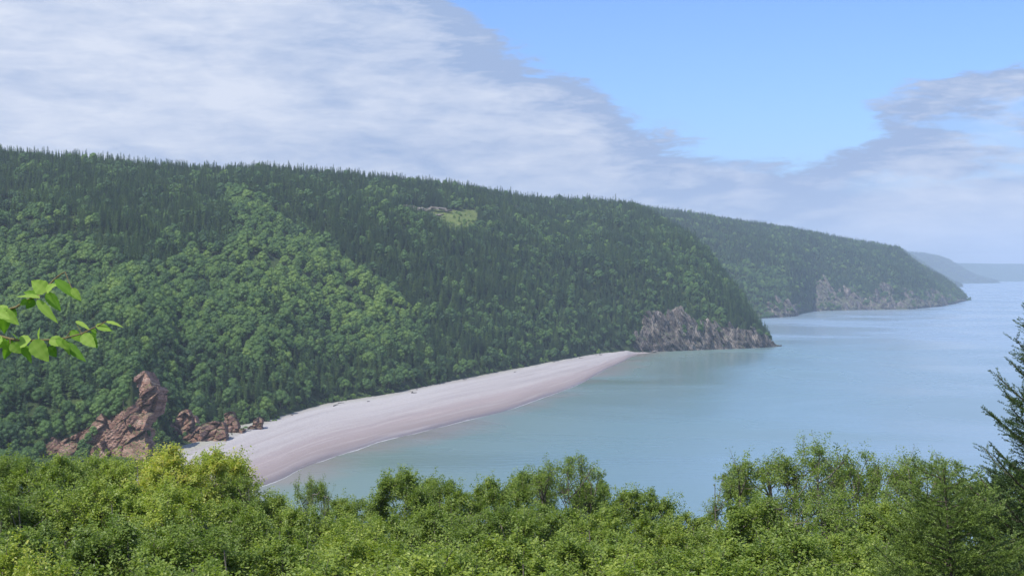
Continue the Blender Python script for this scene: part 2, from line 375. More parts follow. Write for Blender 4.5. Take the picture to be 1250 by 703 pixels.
def land(D, px, Y, amp=15.0, L=210.0, seed=0):
    px = np.asarray(px, float); Y = np.asarray(Y, float); ks = sorted(D); K = len(D[ks[0]])
    Ys = [np.interp(px, ks, [D[k][i][0] for k in ks]) for i in range(K)]
    Zs = [np.interp(px, ks, [D[k][i][1] for k in ks]) for i in range(K)]
    z = np.full(px.shape, -6.0); z = np.where(Y >= Ys[-1], Zs[-1] - (Y - Ys[-1]) * .15, z)
    for i in range(K - 1):
        t = (Y - Ys[i]) / np.maximum(Ys[i + 1] - Ys[i], .01); s = (t >= 0) & (t < 1)
        if i >= 4: t = t * t * (3 - 2 * t) if i > 5 else t
        z = np.where(s, Zs[i] + (Zs[i + 1] - Zs[i]) * t, z)
    Xw = (px - CX) / F * Y
    m = np.clip((Y - Ys[2]) / 120.0, 0, 1) * np.clip(z / 40, 0, 1)
    r = np.clip((Ys[5] - Y) / 200.0, .25, 1)
    n = fbm(Xw / L, Y / L, 0, 4, seed) + .5 * (1 - 2 * np.abs(pn(Xw / (L * 1.6) + Y / (L * 4), Y / (L * 6), 3, seed + 9)))
    z = z + amp * n * m * r
    z = np.where((px < ks[0]) | (px > ks[-1]), -6.0, z)
    return np.maximum(z, -6.0), Ys, Zs
def land_mesh(name, D, px0, px1, npx, Y0, Y1, nY, mats, power=1.0, **kw):
    px = np.linspace(px0, px1, npx); Yv = np.exp(np.linspace(math.log(Y0), math.log(Y1), nY))
    P, YY = np.meshgrid(px, Yv, indexing='ij'); z, _, _ = land(D, P, YY, **kw)
    V = np.stack([(P - CX) / F * YY, YY, z], -1).reshape(-1, 3)
    fc_ = grid_faces(npx, nY); zc = z.reshape(-1)[fc_]; keep = zc.max(1) > -5.5; fc_ = fc_[keep][:, ::-1]
    me = mesh(name, V, [fc_], mats=mats, smooth=True); o = obj(name, me); tag(o, kind='structure'); return o
hill = land_mesh('hill', MAIN, -690, 948, 560, 205, 3000, 460, [M_GROUND])
# meadow patch on the brow of the hill
def pmask(px, py, poly):
    x = np.asarray(px, float); y = np.asarray(py, float); ins = np.zeros(x.shape, bool); n = len(poly)
    for i in range(n):
        x1, y1 = poly[i]; x2, y2 = poly[(i + 1) % n]
        c = ((y1 > y) != (y2 > y)); xx = (x2 - x1) * (y - y1) / ((y2 - y1) or 1e-9) + x1; ins ^= c & (x < xx)
    return ins
def proj(X_, Y_, Z_): return CX + X_ / Y_ * F, HY + (CAM_Z - Z_) / Y_ * F
land_mesh('far_headland', FAR, 642, 1185, 300, 2260, 4600, 220, [M_GROUND], seed=21, amp=18, L=260.0)
land_mesh('distant_headland', FAR2, 1045, 1179, 120, 6700, 8300, 80, [M_BROAD], seed=31, amp=14, L=300.0)
land_mesh('distant_point', FAR3, 1082, 1225, 140, 8950, 11500, 80, [M_BROAD], seed=41, amp=14, L=300.0)
land_mesh('distant_coast', FAR4, 1122, 1690, 220, 10900, 13500, 70, [M_BROAD], seed=51, amp=14, L=500.0)

# near slope below the lookout
def near_z(X_, Y_):
    X_ = np.asarray(X_, float); Y_ = np.asarray(Y_, float); d = np.sqrt((X_ * .55) ** 2 + np.maximum(Y_, 0) ** 2 )
    z = np.interp(d, [0, 1.6, 4, 12, 25, 55, 90, 300, 420], [78.3, 78.2, 75.5, 72.3, 69.6, 65.6, 56, 2, -12])
    z = z + .35 * fbm(X_ / 6, Y_ / 6, 1, 3, 5) * np.clip((d - 3) / 8, 0, 1)
    return z
xs = np.concatenate([-np.geomspace(420, 14, 60), np.linspace(-13, 13, 80), np.geomspace(14, 420, 60)]); ys = np.concatenate([np.linspace(-160, -3, 40), np.linspace(-2.5, 60, 160), np.geomspace(61, 430, 60)])
GX, GY = np.meshgrid(xs, ys, indexing='ij'); gz = near_z(GX, GY)
tag(obj('near_slope', mesh('near_slope', np.stack([GX, GY, gz], -1).reshape(-1, 3), [grid_faces(len(xs), len(ys))[:, ::-1]], mats=[M_GROUND], smooth=True)), kind='structure')

# ------------------------------------------------------------------ beach, sea, surf
WL = [(120, 706), (200, 660), (262, 622), (300, 602), (345, 583), (400, 560), (450, 544), (500, 530), (560, 516), (620, 500), (680, 480), (720, 462), (750, 446), (775, 434), (790, 431), (802, 428.2)]
TL = [(110, 625), (165, 592), (208, 556), (252, 541), (318, 516), (400, 492), (480, 480), (530, 469), (580, 459), (640, 448), (690, 438), (730, 431), (752, 428.5), (772, 426.8), (790, 426.2), (800, 426.0)]
def curve(pts_, z0, n):
    P = np.array([wpt(px, py, F * (CAM_Z - z0) / (py - HY)) for px, py in pts_])
    t = np.linspace(0, len(P) - 1, n); i = np.clip(t.astype(int), 0, len(P) - 2); f = (t - i)[:, None]
    g = lambda k: P[np.clip(i + k, 0, len(P) - 1)]
    p0, p1, p2, p3 = g(-1), g(0), g(1), g(2)
    return .5 * (2 * p1 + (p2 - p0) * f + (2 * p0 - 5 * p1 + 4 * p2 - p3) * f * f + (3 * p1 - p0 - 3 * p2 + p3) * f ** 3)
NB, MB_ = 500, 90
wl = curve(WL, 0.0, NB); tl = curve(TL, 3.5, NB)
wl[:, :2] += (1.2 * np.sin(np.arange(NB) / 9.0) + 1.6 * pn(np.arange(NB) / 22.0, 0))[:, None] * np.array([.5, -.6])
tt = np.concatenate([[-.45, -.2, -.08], np.linspace(0, 1, MB_ - 5), [1.04, 1.12]])
al = np.concatenate([[0], np.cumsum(np.linalg.norm(np.diff(wl, axis=0), axis=1))])
B = wl[:, None, :] * (1 - tt[None, :, None]) + tl[:, None, :] * tt[None, :, None]
prof = np.interp(tt, [-.45, -.08, 0, .12, .3, .34, .5, .56, .75, .8, 1, 1.12], [-6, -1, 0, .8, 1.6, 2.0, 2.3, 2.8, 3.0, 3.4, 3.5, 3.4])
B[..., 2] = prof[None, :] + .12 * fbm(B[..., 0] / 9, B[..., 1] / 9, 0, 3, 3) * np.clip(tt, 0, .3)[None, :] * 3 + .35 * np.clip(tt, 0, 1)[None, :] * pn(al[:, None] / 60.0, tt[None, :] * 7, 1)
B[..., 2] = np.where(B[..., 2] > 0, B[..., 2] * np.clip(np.linalg.norm((tl - wl)[:, :2], axis=1) / 70.0, .02, 1)[:, None], B[..., 2])
tag(obj('beach', mesh('beach', B.reshape(-1, 3), [grid_faces(NB, len(tt))], {'across': ('POINT', np.broadcast_to(tt[None, :], (NB, len(tt))).ravel()), 'along': ('POINT', np.broadcast_to(al[:, None], (NB, len(tt))).ravel())}, [M_BEACH], smooth=True)), kind='structure')

pxw = np.concatenate([np.linspace(-4000, -250, 14), np.linspace(-200, 1450, 230), np.linspace(1500, 5500, 14)]); Yw = np.concatenate([[-1500, -300, 60], np.exp(np.linspace(math.log(250), math.log(14500), 240))])
PW, YW = np.meshgrid(pxw, Yw, indexing='ij'); XW = (PW - CX) / F * np.maximum(YW, 1500 if False else 700) if False else (PW - CX) / F * np.maximum(YW, 250)
wl2 = wl[::6, :2]; dist = np.min(np.linalg.norm(np.stack([XW, YW], -1).reshape(-1, 1, 2) - wl2[None], axis=2), axis=1)
tag(obj('sea', mesh('sea', np.stack([XW, YW, np.zeros_like(XW)], -1).reshape(-1, 3), [grid_faces(len(pxw), len(Yw))[:, ::-1]], {'offshore': ('POINT', dist)}, [M_WATER])), kind='structure')
# broken line of surf along the pebbles
V, Fq = [], []
dirw = (tl - wl); dirw[:, 2] = 0; dirw /= np.linalg.norm(dirw, axis=1)[:, None]
fi = np.linspace(8, NB - 60, 900); A = np.stack([np.interp(fi, np.arange(NB), wl[:, k]) for k in range(3)], -1); Dn = np.stack([np.interp(fi, np.arange(NB), dirw[:, k]) for k in range(3)], -1)
wd = .62 * np.clip(1.5 + 2.1 * pn(fi / 18.0, 3.3) + 1.1 * pn(fi / 3.1, 7.7), 0.0, 4.5) * np.clip(1.25 - np.abs(fi - 230) / 200, .2, 1) * np.clip(1.7 * pn(fi / 26.0, 9.1) + .75, 0, 1)
o1 = -1.2 + .9 * pn(fi / 5.0, 1.2)
V = np.concatenate([A - Dn * (wd * 1.0)[:, None] + Dn * o1[:, None], A + Dn * o1[:, None] + Dn * .3]); V[:, 2] = .03; V[900:, 2] = .05
q = np.arange(899); q = q[(wd[:-1] > .12)]
tag(obj('surf', mesh('surf', V, [np.stack([q, q + 1, q + 901, q + 900], -1)], mats=[M_FOAM])), kind='structure')

# ------------------------------------------------------------------ rocks
def chunk(bm, c, size, rot, seed, rough=.075, npts=20, sub=1):
    rd = random.Random(seed); b2 = bmesh.new()
    for i in range(npts):
        v = Vector((rd.uniform(-1, 1), rd.uniform(-1, 1), rd.uniform(-1, 1)))
        k = max(abs(v.x), abs(v.y), abs(v.z)); v = v / k * rd.uniform(.75, 1) * .5; b2.verts.new(v)
    r_ = bmesh.ops.convex_hull(b2, input=b2.verts); bmesh.ops.delete(b2, geom=list({g for g in list(r_['geom_interior']) + list(r_['geom_unused']) if isinstance(g, bmesh.types.BMVert)}), context='VERTS')
    mt = Matrix.Translation(Vector(c)) @ rot.to_4x4() @ Matrix.Diagonal((*size, 1))
    bmesh.ops.transform(b2, matrix=mt, verts=b2.verts)
    if sub: bmesh.ops.subdivide_edges(b2, edges=b2.edges, cuts=sub, use_grid_fill=True)
    bmesh.ops.triangulate(b2, faces=b2.faces)
    co = np.array([v.co[:] for v in b2.verts]); s = max(.6, min(size) * .35)
    d = np.stack([fbm(co[:, 0] / s, co[:, 1] / s, co[:, 2] / s, 3, seed % 50 + k) for k in range(3)], -1) * rough * min(size)
    for v, dd in zip(b2.verts, d): v.co += Vector(dd)
    base = len(bm['v']); idx = {v: i for i, v in enumerate(b2.verts)}
    bm['v'] += [v.co[:] for v in b2.verts]; bm['f'] += [[base + idx[v] for v in f.verts] for f in b2.faces]; b2.free()
def rock_obj(name, specs, m, sub=2):
    bm = {'v': [], 'f': []}
    for c, size, (rx, ry, rz), seed in specs:
        from mathutils import Euler
        chunk(bm, c, size, Euler((R(rx), R(ry), R(rz))).to_matrix(), seed, sub=sub)
    V = np.array(bm['v']); c0 = V.mean(0); c0[2] = V[:, 2].min()
    return obj(name, mesh(name, V - c0, [np.array(bm['f'])], mats=[m]), loc=c0)
def relief(name, poly, Y0, lean, depth, step, ncell, seed, m, ang=50, aniso=2.2, amp=2.4, rough=.35):
    """a rock face with its own facets: slabs separated by cracks, leaning back, closed at the sides and back"""
    rd = np.random.default_rng(seed); pl = np.array([wpt(x, y, Y0) for x, y in poly]); P2 = pl[:, [0, 2]]
    x0, z0 = P2.min(0) - step; x1, z1 = P2.max(0) + step; gx = np.arange(x0, x1, step); gz = np.arange(z0, z1, step); GXr, GZr = np.meshgrid(gx, gz, indexing='ij')
    wx = GXr + .5 * pn(GXr / 2.2, GZr / 2.2, 1, seed); wz = GZr + .5 * pn(GXr / 2.2, GZr / 2.2, 2, seed)
    ca, sa = math.cos(R(ang)), math.sin(R(ang)); rot = lambda x, z: ((x * ca + z * sa), (-x * sa + z * ca) * aniso)
    sxr, szr = rd.uniform(x0, x1, ncell), rd.uniform(z0, z1, ncell); su, sv = rot(sxr, szr); gu, gv = rot(wx, wz)
    d = (gu[..., None] - su) ** 2 + (gv[..., None] - sv) ** 2; o = np.argsort(d, -1)[..., :2]; c = o[..., 0]
    d1 = np.sqrt(np.take_along_axis(d, o[..., :1], -1)[..., 0]); d2 = np.sqrt(np.take_along_axis(d, o[..., 1:2], -1)[..., 0])
    off = rd.normal(0, amp, ncell); tx = rd.normal(0, .38, ncell); tzl = rd.normal(0, .25, ncell)
    Yr = Y0 + (GZr - 1) * lean + off[c] + tx[c] * (GXr - sxr[c]) + tzl[c] * (GZr - szr[c])
    Yr += 1.3 * np.exp(-(d2 - d1) / .45) + rough * fbm(GXr / 2, GZr / 1.2, Yr / 4, 3, seed + 3) + .14 * np.sin(gv * 1.9 + 2 * pn(GXr / 5, GZr / 5, 1, 1))
    V = np.stack([GXr, Yr, GZr], -1).reshape(-1, 3); f = grid_faces(len(gx), len(gz)); cen = V[f].mean(1)
    def inside(x, y):
        ins = np.zeros(x.shape, bool); n = len(P2)
        for i in range(n):
            (xa, ya), (xb, yb) = P2[i], P2[(i + 1) % n]; cc = ((ya > y) != (yb > y)); ins ^= cc & (x < (xb - xa) * (y - ya) / ((yb - ya) or 1e-9) + xa)
        return ins
    f = f[inside(cen[:, 0] + .35 * pn(cen[:, 0], cen[:, 2], 5, seed), cen[:, 2] + .35 * pn(cen[:, 0], cen[:, 2], 9, seed))]
    e = np.concatenate([f[:, [0, 1]], f[:, [1, 2]], f[:, [2, 3]], f[:, [3, 0]]]); key = np.sort(e, 1); _, inv, cnt = np.unique(key, axis=0, return_inverse=True, return_counts=True); be = e[cnt[inv.ravel()] == 1]
    n = len(V); Vb = V.copy(); Vb[:, 1] += depth; Vb[:, 2] -= depth * .12; Vm = V.copy(); Vm[:, 1] += 1.2 + .8 * pn(V[:, 0], V[:, 2], 3, seed); Vm[:, 0] += .4 * pn(V[:, 0], V[:, 2], 13, seed)
    VV = np.concatenate([V, Vm, Vb]); side = np.stack([be[:, 0], be[:, 1], be[:, 1] + n, be[:, 0] + n], 1); side2 = side + n; back = f[:, ::-1] + 2 * n
    used = np.unique(np.concatenate([f.ravel(), side.ravel(), side2.ravel(), back.ravel()])); mp_ = np.full(3 * n, -1); mp_[used] = np.arange(len(used)); VV = VV[used]
    c0 = VV.mean(0); c0[2] = VV[:, 2].min(); return obj(name, mesh(name, VV - c0, [mp_[f][:, ::-1], mp_[side], mp_[side2], mp_[back][:, ::-1]], mats=[m]), loc=c0)
def outcrop(lst, label, seed, name='rock_outcrop', m=M_RED):
    o = rock_obj(name, [(wpt(a, b, d), (l, dp, th), (random.uniform(-12, 12), t_, random.uniform(-25, 25)), seed + i) for i, (a, b, d, l, dp, th, t_) in enumerate(lst)], m)
    return tag(o, label, 'rock')
tag(relief('sea_cliff', [(164.2,454.6),(172.8,466),(184.3,477.6),(184.3,487.7),(178.6,509),(174.3,526),(176.3,538),(184,547),(182,575),(56,575),(52,560),(53,549),(60.5,534),(69,541),(80.6,535),(95,528),(106,518),(118,506.5),(124,515),(131,516.5),(136,509),(147,502),(158,495),(161,482),(155.5,472),(154,463)], 588, .32, 16, .33, 46, 5, M_RED), 'tall reddish brown sea cliff of leaning slabs at the left end of the beach', 'cliff')
def outc(poly, Y, label, seed, dp=7): tag(relief('rock_outcrop', poly, Y, .25, dp, .22, 14, seed, M_RED, 30, 1.6, .9, .3), label, 'rock', 'red rock outcrops at the head of the beach')
outc([(205,535),(205,524),(207,518),(213,511),(219,502),(227.5,500.6),(231,507),(237,513),(238,524),(234,540),(214,545)], 646, 'jagged red outcrop half covered by bushes just right of the tall sea cliff', 31)
outc([(230,539),(231,533),(235,527),(245,519),(259,515),(268,516.5),(272,521),(275,535),(274,544),(266,545),(250,543),(236,543)], 634, 'broad rounded red boulder outcrop sitting on the near end of the pebbles', 52)
outc([(271,524),(271.5,506),(276,504),(281,503.5),(284,511),(288,516),(289.5,524),(296,524),(295,531),(276,531)], 664, 'pointed red outcrop behind the rounded boulder outcrop', 73)
outc([(300,528),(302,521),(307,520),(308,513.6),(314,510.5),(318,512),(318,524),(311,529)], 680, 'small red rock stack nearest the open beach, bushes on its left', 94, 5)
outcrop([(752, 424, 1392, 9, 7, 4, -60), (762, 421, 1398, 14, 8, 5, -50), (770, 424, 1396, 10, 8, 4, -30)], 'small pale rock slabs where the beach ends at the headland', 380, m=M_PINK)

CLIFF_BUSH = []
def cliff(name, base, top, m, n_chunks, csize, seed, tilt, amp=4.0):
    N, K = 420, 40
    def rs(P):
        P = np.array(P, float); return np.stack([np.interp(np.linspace(P[0, 0], P[-1, 0], N), P[:, 0], P[:, k]) for k in range(3)], -1)
    b, tp = rs(base), rs(top)                       # (px, Y, z)
    W3 = lambda a: np.stack([(a[:, 0] - CX) / F * a[:, 1], a[:, 1], a[:, 2]], -1)
    b, tp = W3(b), W3(tp); dd = np.gradient(b, axis=0); nrm = np.stack([dd[:, 1], -dd[:, 0], 0 * dd[:, 0]], -1); nrm /= np.linalg.norm(nrm, axis=1)[:, None]
    t = np.linspace(0, 1, K); P = b[:, None] * (1 - t[None, :, None]) + tp[:, None] * t[None, :, None]
    s_ = np.arange(N)[:, None] * np.linalg.norm(dd, axis=1).mean()
    zz = P[..., 2]
    q1 = (s_ + zz * tilt)
    rid = 1 - 2 * np.abs(pn(q1 / 14, zz / 40, 2, seed)) + .6 * (1 - 2 * np.abs(pn(q1 / 6, zz / 18, 5, seed))) + .5 * pn(q1 / 2.5, zz / 5, 8, seed)
    P = P + nrm[:, None] * (amp * rid * np.clip(zz / 6, .3, 1))[..., None]; P[..., 2] += 1.5 * pn(q1 / 7, zz / 7, 4, seed) * (t[None] > .5)
    back = P[:, -1] - nrm * 18; back[:, 2] -= 6; P = np.concatenate([P, back[:, None]], 1); Kk = K + 1
    V = P.reshape(-1, 3); Fc = grid_faces(N, Kk); rb0 = np.random.default_rng(seed)
    for a in range(0, N, 2):
        for k in range(3, K, 3):
            if pn(a / 26.0, k / 13.0, 6, seed) + .012 * k > (.85 if csize < 10 else .55) and rb0.random() < .75: CLIFF_BUSH.append((*P[a, k], csize / 14.0))
    bm = {'v': [], 'f': []}
    from mathutils import Euler
    rd = random.Random(seed)
    for i in range(n_chunks):
        a = rd.randrange(4, N - 4); k = rd.randrange(0, K - 1) if rd.random() < .75 else K - 1
        hgt = tp[a, 2] - b[a, 2]; sz = csize * rd.uniform(.5, 1.5) * min(1, max(.25, hgt / 25))
        chunk(bm, P[a, k] - nrm[a] * sz * .15, (sz * rd.uniform(.35, .7), sz * .7, sz * rd.uniform(1.3, 2.4)), Euler((R(rd.uniform(-15, 15)), R(rd.uniform(-48, -18)), R(rd.uniform(-30, 30)))).to_matrix(), seed + i, sub=1)
    tri = np.array(bm['f']) + len(V); V = np.concatenate([V, np.array(bm['v'])])
    return tag(obj(name, mesh(name, V, [Fc, tri], mats=[m])), kind='structure')
cliff('headland_cliff', [(770, 1366, -2), (792, 1392, -2), (846, 1422, -2), (890, 1444, -2), (925, 1466, -2), (948, 1488, -2)],
      [(770, 1380, 14), (785, 1404, 27), (793, 1412, 37), (806, 1416, 35), (816, 1420, 32), (828, 1426, 45), (836, 1430, 34), (848, 1436, 26), (870, 1448, 26), (895, 1460, 20), (924, 1476, 18), (938, 1486, 8), (948, 1494, 0)], M_PINK, 150, 7.0, 500, .8)
cliff('far_headland_cliff', [(926, 2385, -2), (964, 2475, -2), (985, 2800, -2), (1051, 2890, -2), (1107, 2930, -2), (1144, 3150, -2), (1165, 3450, -2), (1184, 3885, -2)],
      [(926, 2420, 9), (950, 2480, 24), (964, 2520, 18), (978, 2860, 36), (990, 2910, 54), (1004, 2945, 60), (1014, 2950, 36), (1026, 2960, 28), (1036, 2970, 44), (1048, 2975, 26), (1064, 2985, 24), (1082, 2990, 46), (1092, 3000, 22), (1108, 3030, 32), (1124, 3090, 16), (1141, 3240, 28), (1160, 3500, 12), (1184, 3900, 0)], M_PINK, 230, 14.0, 800, .9, 7.0)
outcrop([(948, 422.3, 1497, 6, 5, 3, -10), (953, 422.0, 1502, 4, 4, 1.6, 0)], 'low dark rocks at the very tip of the nearer headland', 390, m=M_PINK)

# ------------------------------------------------------------------ trees on the hills
def spruce_arrays(seed, H=13.0, Rr=2.5, detail=1.0):
    rd = np.random.default_rng(seed); V, T, lv = [], [], []
    z = H * .10; k = 0; az0 = 0
    while z < H * .985:
        f = (z / H); L0 = Rr * (1 - f) ** .8 * (.95 + .1 * math.sin(k * 1.7)) + .12; nb = int(max(4, 7 * detail * (1 - .3 * f)))
        for j in range(nb):
            a = az0 + j * 2 * math.pi / nb + rd.uniform(-.35, .35); L = L0 * rd.uniform(.6, 1.15); dr = -.28 - .25 * rd.random() if f < .8 else .25
            d = np.array([math.cos(a), math.sin(a), 0]); s = np.array([-d[1], d[0], 0]); o = np.array([0, 0, z + rd.uniform(-.15, .15)])
            w = L * .30 + .12; c = rd.random(); lift = rd.uniform(-.1, .22) * w
            p1 = o + d * L * .5 + np.array([0, 0, dr * L * .35]); p2 = o + d * L + np.array([0, 0, dr * L * .8 + .10 * L])
            up = np.array([0, 0, lift])
            vs = [o, p1 + s * w * rd.uniform(.7, 1.1) - up, p1 + d * L * .2 + s * w * .3, p2, p1 + d * L * .2 - s * w * .3, p1 - s * w * rd.uniform(.7, 1.1) - up, p1 + np.array([0, 0, .08 * L]),
                  p1 + d * L * .32 + s * w * .9 - up * 1.5, p1 + d * L * .32 - s * w * .9 - up * 1.5]
            b = len(V); V += vs
            for t_ in ((0, 1, 6), (6, 1, 2), (6, 2, 3), (6, 3, 4), (6, 4, 5), (0, 6, 5), (2, 7, 3), (3, 8, 4)): T.append([b + q_ for q_ in t_]); lv.append(c)
        az0 += 1.1; k += 1; z += H * .026 / detail * rd.uniform(.8, 1.2) * (1 if f < .75 else .8)
    b = len(V); V += [np.array([.12, 0, H * .93]), np.array([-.08, .1, H * .93]), np.array([-.05, -.1, H * .93]), np.array([0, 0, H])]
    for t_ in ((0, 1, 3), (1, 2, 3), (2, 0, 3)): T.append([b + q_ for q_ in t_]); lv.append(.7)
    return np.array(V), np.array(T), np.array(lv)
def tube(path, rad, ns=5):
    path = np.asarray(path, float); n = len(path); d = np.gradient(path, axis=0); d /= np.linalg.norm(d, axis=1)[:, None] + 1e-9
    up = np.where(np.abs(d[:, 2:3]) > .9, np.array([[1., 0, 0]]), np.array([[0, 0, 1.]])); a = np.cross(d, up); a /= np.linalg.norm(a, axis=1)[:, None] + 1e-9; b = np.cross(d, a)
    th = np.arange(ns) / ns * 2 * np.pi; rad = np.asarray(rad)[:, None, None]
    V = path[:, None] + rad * (a[:, None] * np.cos(th)[None, :, None] + b[:, None] * np.sin(th)[None, :, None])
    i = np.arange(n - 1)[:, None] * ns; j = np.arange(ns)[None]; j2 = (j + 1) % ns
    return V.reshape(-1, 3), np.stack([i + j, i + j2, i + ns + j2, i + ns + j], -1).reshape(-1, 4)
def trunk_arrays(H, r, seed):
    rd = np.random.default_rng(seed); z = np.linspace(-.6, H, 8); p = np.stack([.08 * np.sin(z * .6 + seed), .08 * np.cos(z * .5 + seed), z], -1)
    return tube(p, r * (1 - .9 * np.clip(z / H, 0, 1)), 6)
def ico(r, c, seed, sub=2):
    bm = bmesh.new(); bmesh.ops.create_icosphere(bm, subdivisions=sub, radius=1); V = np.array([v.co[:] for v in bm.verts]); T = np.array([[v.index for v in f.verts] for f in bm.faces]); bm.free()
    V = V * (r * (1 + .22 * fbm(V[:, 0] * 1.7, V[:, 1] * 1.7, V[:, 2] * 1.7, 3, seed)))[:, None] + c
    return V, T
def cards(P, N, size, rd, asp=1.0):
    """small leaf-clump quads at P facing N"""
    n = len(P); N = N / (np.linalg.norm(N, axis=1)[:, None] + 1e-9); r_ = rd.normal(size=(n, 3)); a = np.cross(N, r_); a /= np.linalg.norm(a, axis=1)[:, None] + 1e-9; b = np.cross(N, a)
    s = size[:, None]; V = np.stack([P - a * s, P - b * s * asp * .55 + N * s * .15, P + a * s, P + b * s * asp * .55 + N * s * .15], 1).reshape(-1, 3)
    i = np.arange(n)[:, None] * 4; return V, i + np.arange(4)[None]
def broad_arrays(seed, H=9.5, Rr=3.4, ncard=2500, base=.22):
    rd = np.random.default_rng(seed); V, T, Q, lvt, lvq = [], [], [], [], []; nv = 0; nl = int(rd.integers(11, 15))
    lob = [(np.array([0, 0, H * .68]), Rr * .62)]
    for i in range(nl):
        a = i * 2.4 + rd.uniform(-.3, .3); f = (i + .5) / nl; zz = H * (base + .16 + (.80 - base) * f * .92); rr = Rr * .70 * math.sqrt(max(0.02, 1 - (f * 1.02) ** 2.2)) * rd.uniform(.75, 1.1)
        lob.append((np.array([math.cos(a) * rr, math.sin(a) * rr, zz * rd.uniform(.94, 1.03)]), Rr * rd.uniform(.30, .46)))
    for c, r in lob:
        v, t_ = ico(r * .80, c, seed); V.append(v); T.append(t_ + nv); nv += len(v); lvt.append(np.full(len(t_), .35))
    for c, r in lob:
        n = int(ncard * r * r / sum(x[1] ** 2 for x in lob)); N = rd.normal(size=(n, 3)); N[:, 2] += .35; N /= np.linalg.norm(N, axis=1)[:, None]
        k = 1 + .25 * fbm(N[:, 0] * 2 + c[0], N[:, 1] * 2, N[:, 2] * 2, 2, seed); P = c + N * (r * k * rd.uniform(.8, 1.12, n))[:, None]
        v, q_ = cards(P, N + rd.normal(size=(n, 3)) * .45, rd.uniform(.12, .27, n), rd); V.append(v); Q.append(q_ + nv); nv += len(v); lvq.append(rd.random(n) * .7 + rd.random() * .3)
    return np.concatenate(V), np.concatenate(T), np.concatenate(Q), np.concatenate(lvt + lvq)
SP, BR = [], []           # prototype meshes: (crown, trunk, both together)
for i, (H, Rr) in enumerate([(13, 2.9), (14.5, 2.7), (10.5, 2.9), (12.5, 2.4)]):
    V, T, lv = spruce_arrays(11 + i, H, Rr); tv, tq = trunk_arrays(H * .97, .17, i)
    cr = mesh('spruce_crown', V, [T], {'lv': ('FACE', lv)}, [M_SPRUCE]); tr = mesh('spruce_trunk', tv, [tq], mats=[M_DARKBARK], smooth=True)
    both = mesh('spruce_tree', np.concatenate([V, tv]), [T, tq + len(V)], {'lv': ('FACE', np.concatenate([lv, np.zeros(len(tq))]))}, [M_SPRUCE, M_DARKBARK], np.concatenate([np.zeros(len(T)), np.ones(len(tq))]))
    SP.append((cr, tr, both, H))
for i, (H, Rr) in enumerate([(9.5, 3.5), (8.5, 3.8), (11, 3.4), (7.5, 3.2)]):
    V, T, Q, lv = broad_arrays(51 + i, H, Rr); tv, tq = trunk_arrays(H * .7, .16, i + 7)
    cr = mesh('broadleaf_crown', V, [T, Q], {'lv': ('FACE', lv)}, [M_BROAD]); tr = mesh('broadleaf_trunk', tv, [tq], mats=[M_BARK], smooth=True)
    both = mesh('broadleaf_tree', np.concatenate([V, tv]), [T, Q, tq + len(V)], {'lv': ('FACE', np.concatenate([lv, np.zeros(len(tq))]))}, [M_BROAD, M_BARK], np.concatenate([np.zeros(len(T) + len(Q)), np.ones(len(tq))]))
    BR.append((cr, tr, both, H))

# zones of the hillside (as they lie on the slope)
LIGHT = [(0,268),(40,258),(75,285),(110,305),(160,325),(205,322),(240,302),(285,300),(298,275),(268,232),(280,222),(305,226),(345,268),(420,310),(470,345),(508,380),(522,402),(490,425),(430,425),(380,432),(330,448),(290,440),(220,425),(150,395),(80,400),(-60,440),(-60,262)]
BRIGHT = [(285,305),(345,285),(420,318),(500,385),(500,410),(420,400),(330,360),(270,340)]
MEADOW = [(530,254),(580,254),(584,264),(579,280),(560,284),(542,279),(524,266)]
LEDGE = [(484,250),(500,247),(520,251),(548,256),(548,266),(530,268),(505,262),(488,258)]
BARE = [MEADOW, LEDGE, [(0,246),(36,240),(44,246),(0,258)],        [(158,470),(186,474),(182,505),(185,552),(170,575),(140,575),(130,530),(150,500)], [(182,515),(194,510),(202,538),(186,546)]]
def scatter(D, spacing, px0, px1, rseed, light_base, **kw):
    rd = np.random.default_rng(rseed); ks = sorted(D); Ya = min(D[k][1][0] for k in ks); Yb = max(D[k][5][0] for k in ks) + 160
    xa, xb = [(p - CX) / F * Yb for p in (px0, px1)]; xa = min(xa, (px0 - CX) / F * Ya); xb = max(xb, (px1 - CX) / F * Ya)
    gx, gy = np.meshgrid(np.arange(xa, xb, spacing), np.arange(Ya, Yb, spacing), indexing='ij')
    gx = (gx + rd.uniform(-.45, .45, gx.shape) * spacing).ravel(); gy = (gy + rd.uniform(-.45, .45, gy.shape) * spacing).ravel()
    px = CX + gx / gy * F; k = (px > px0) & (px < px1); gx, gy, px = gx[k], gy[k], px[k]
    z, Ys, Zs = land(D, px, gy, **kw); k = (z > 3.0) & (gy > Ys[1] + 2) & (gy < Ys[5] + 150); gx, gy, px, z = gx[k], gy[k], px[k], z[k]
    # seen over the ground in front of it?
    pg = np.linspace(px0, px1, 260); Yg = np.linspace(Ya, Yb, 420); PG, YG = np.meshgrid(pg, Yg, indexing='ij'); zg, _, _ = land(D, PG, YG, **kw)
    rm = np.maximum.accumulate((zg - CAM_Z) / YG, axis=1)
    ii = np.clip(((px - px0) / (px1 - px0) * 259).astype(int), 0, 259); jj = np.clip(((gy - Ya) / (Yb - Ya) * 419).astype(int) - 2, 0, 419)
    k = (z + 15 - CAM_Z) / gy > rm[ii, jj] - .001; return gx[k], gy[k], px[k], z[k], rd
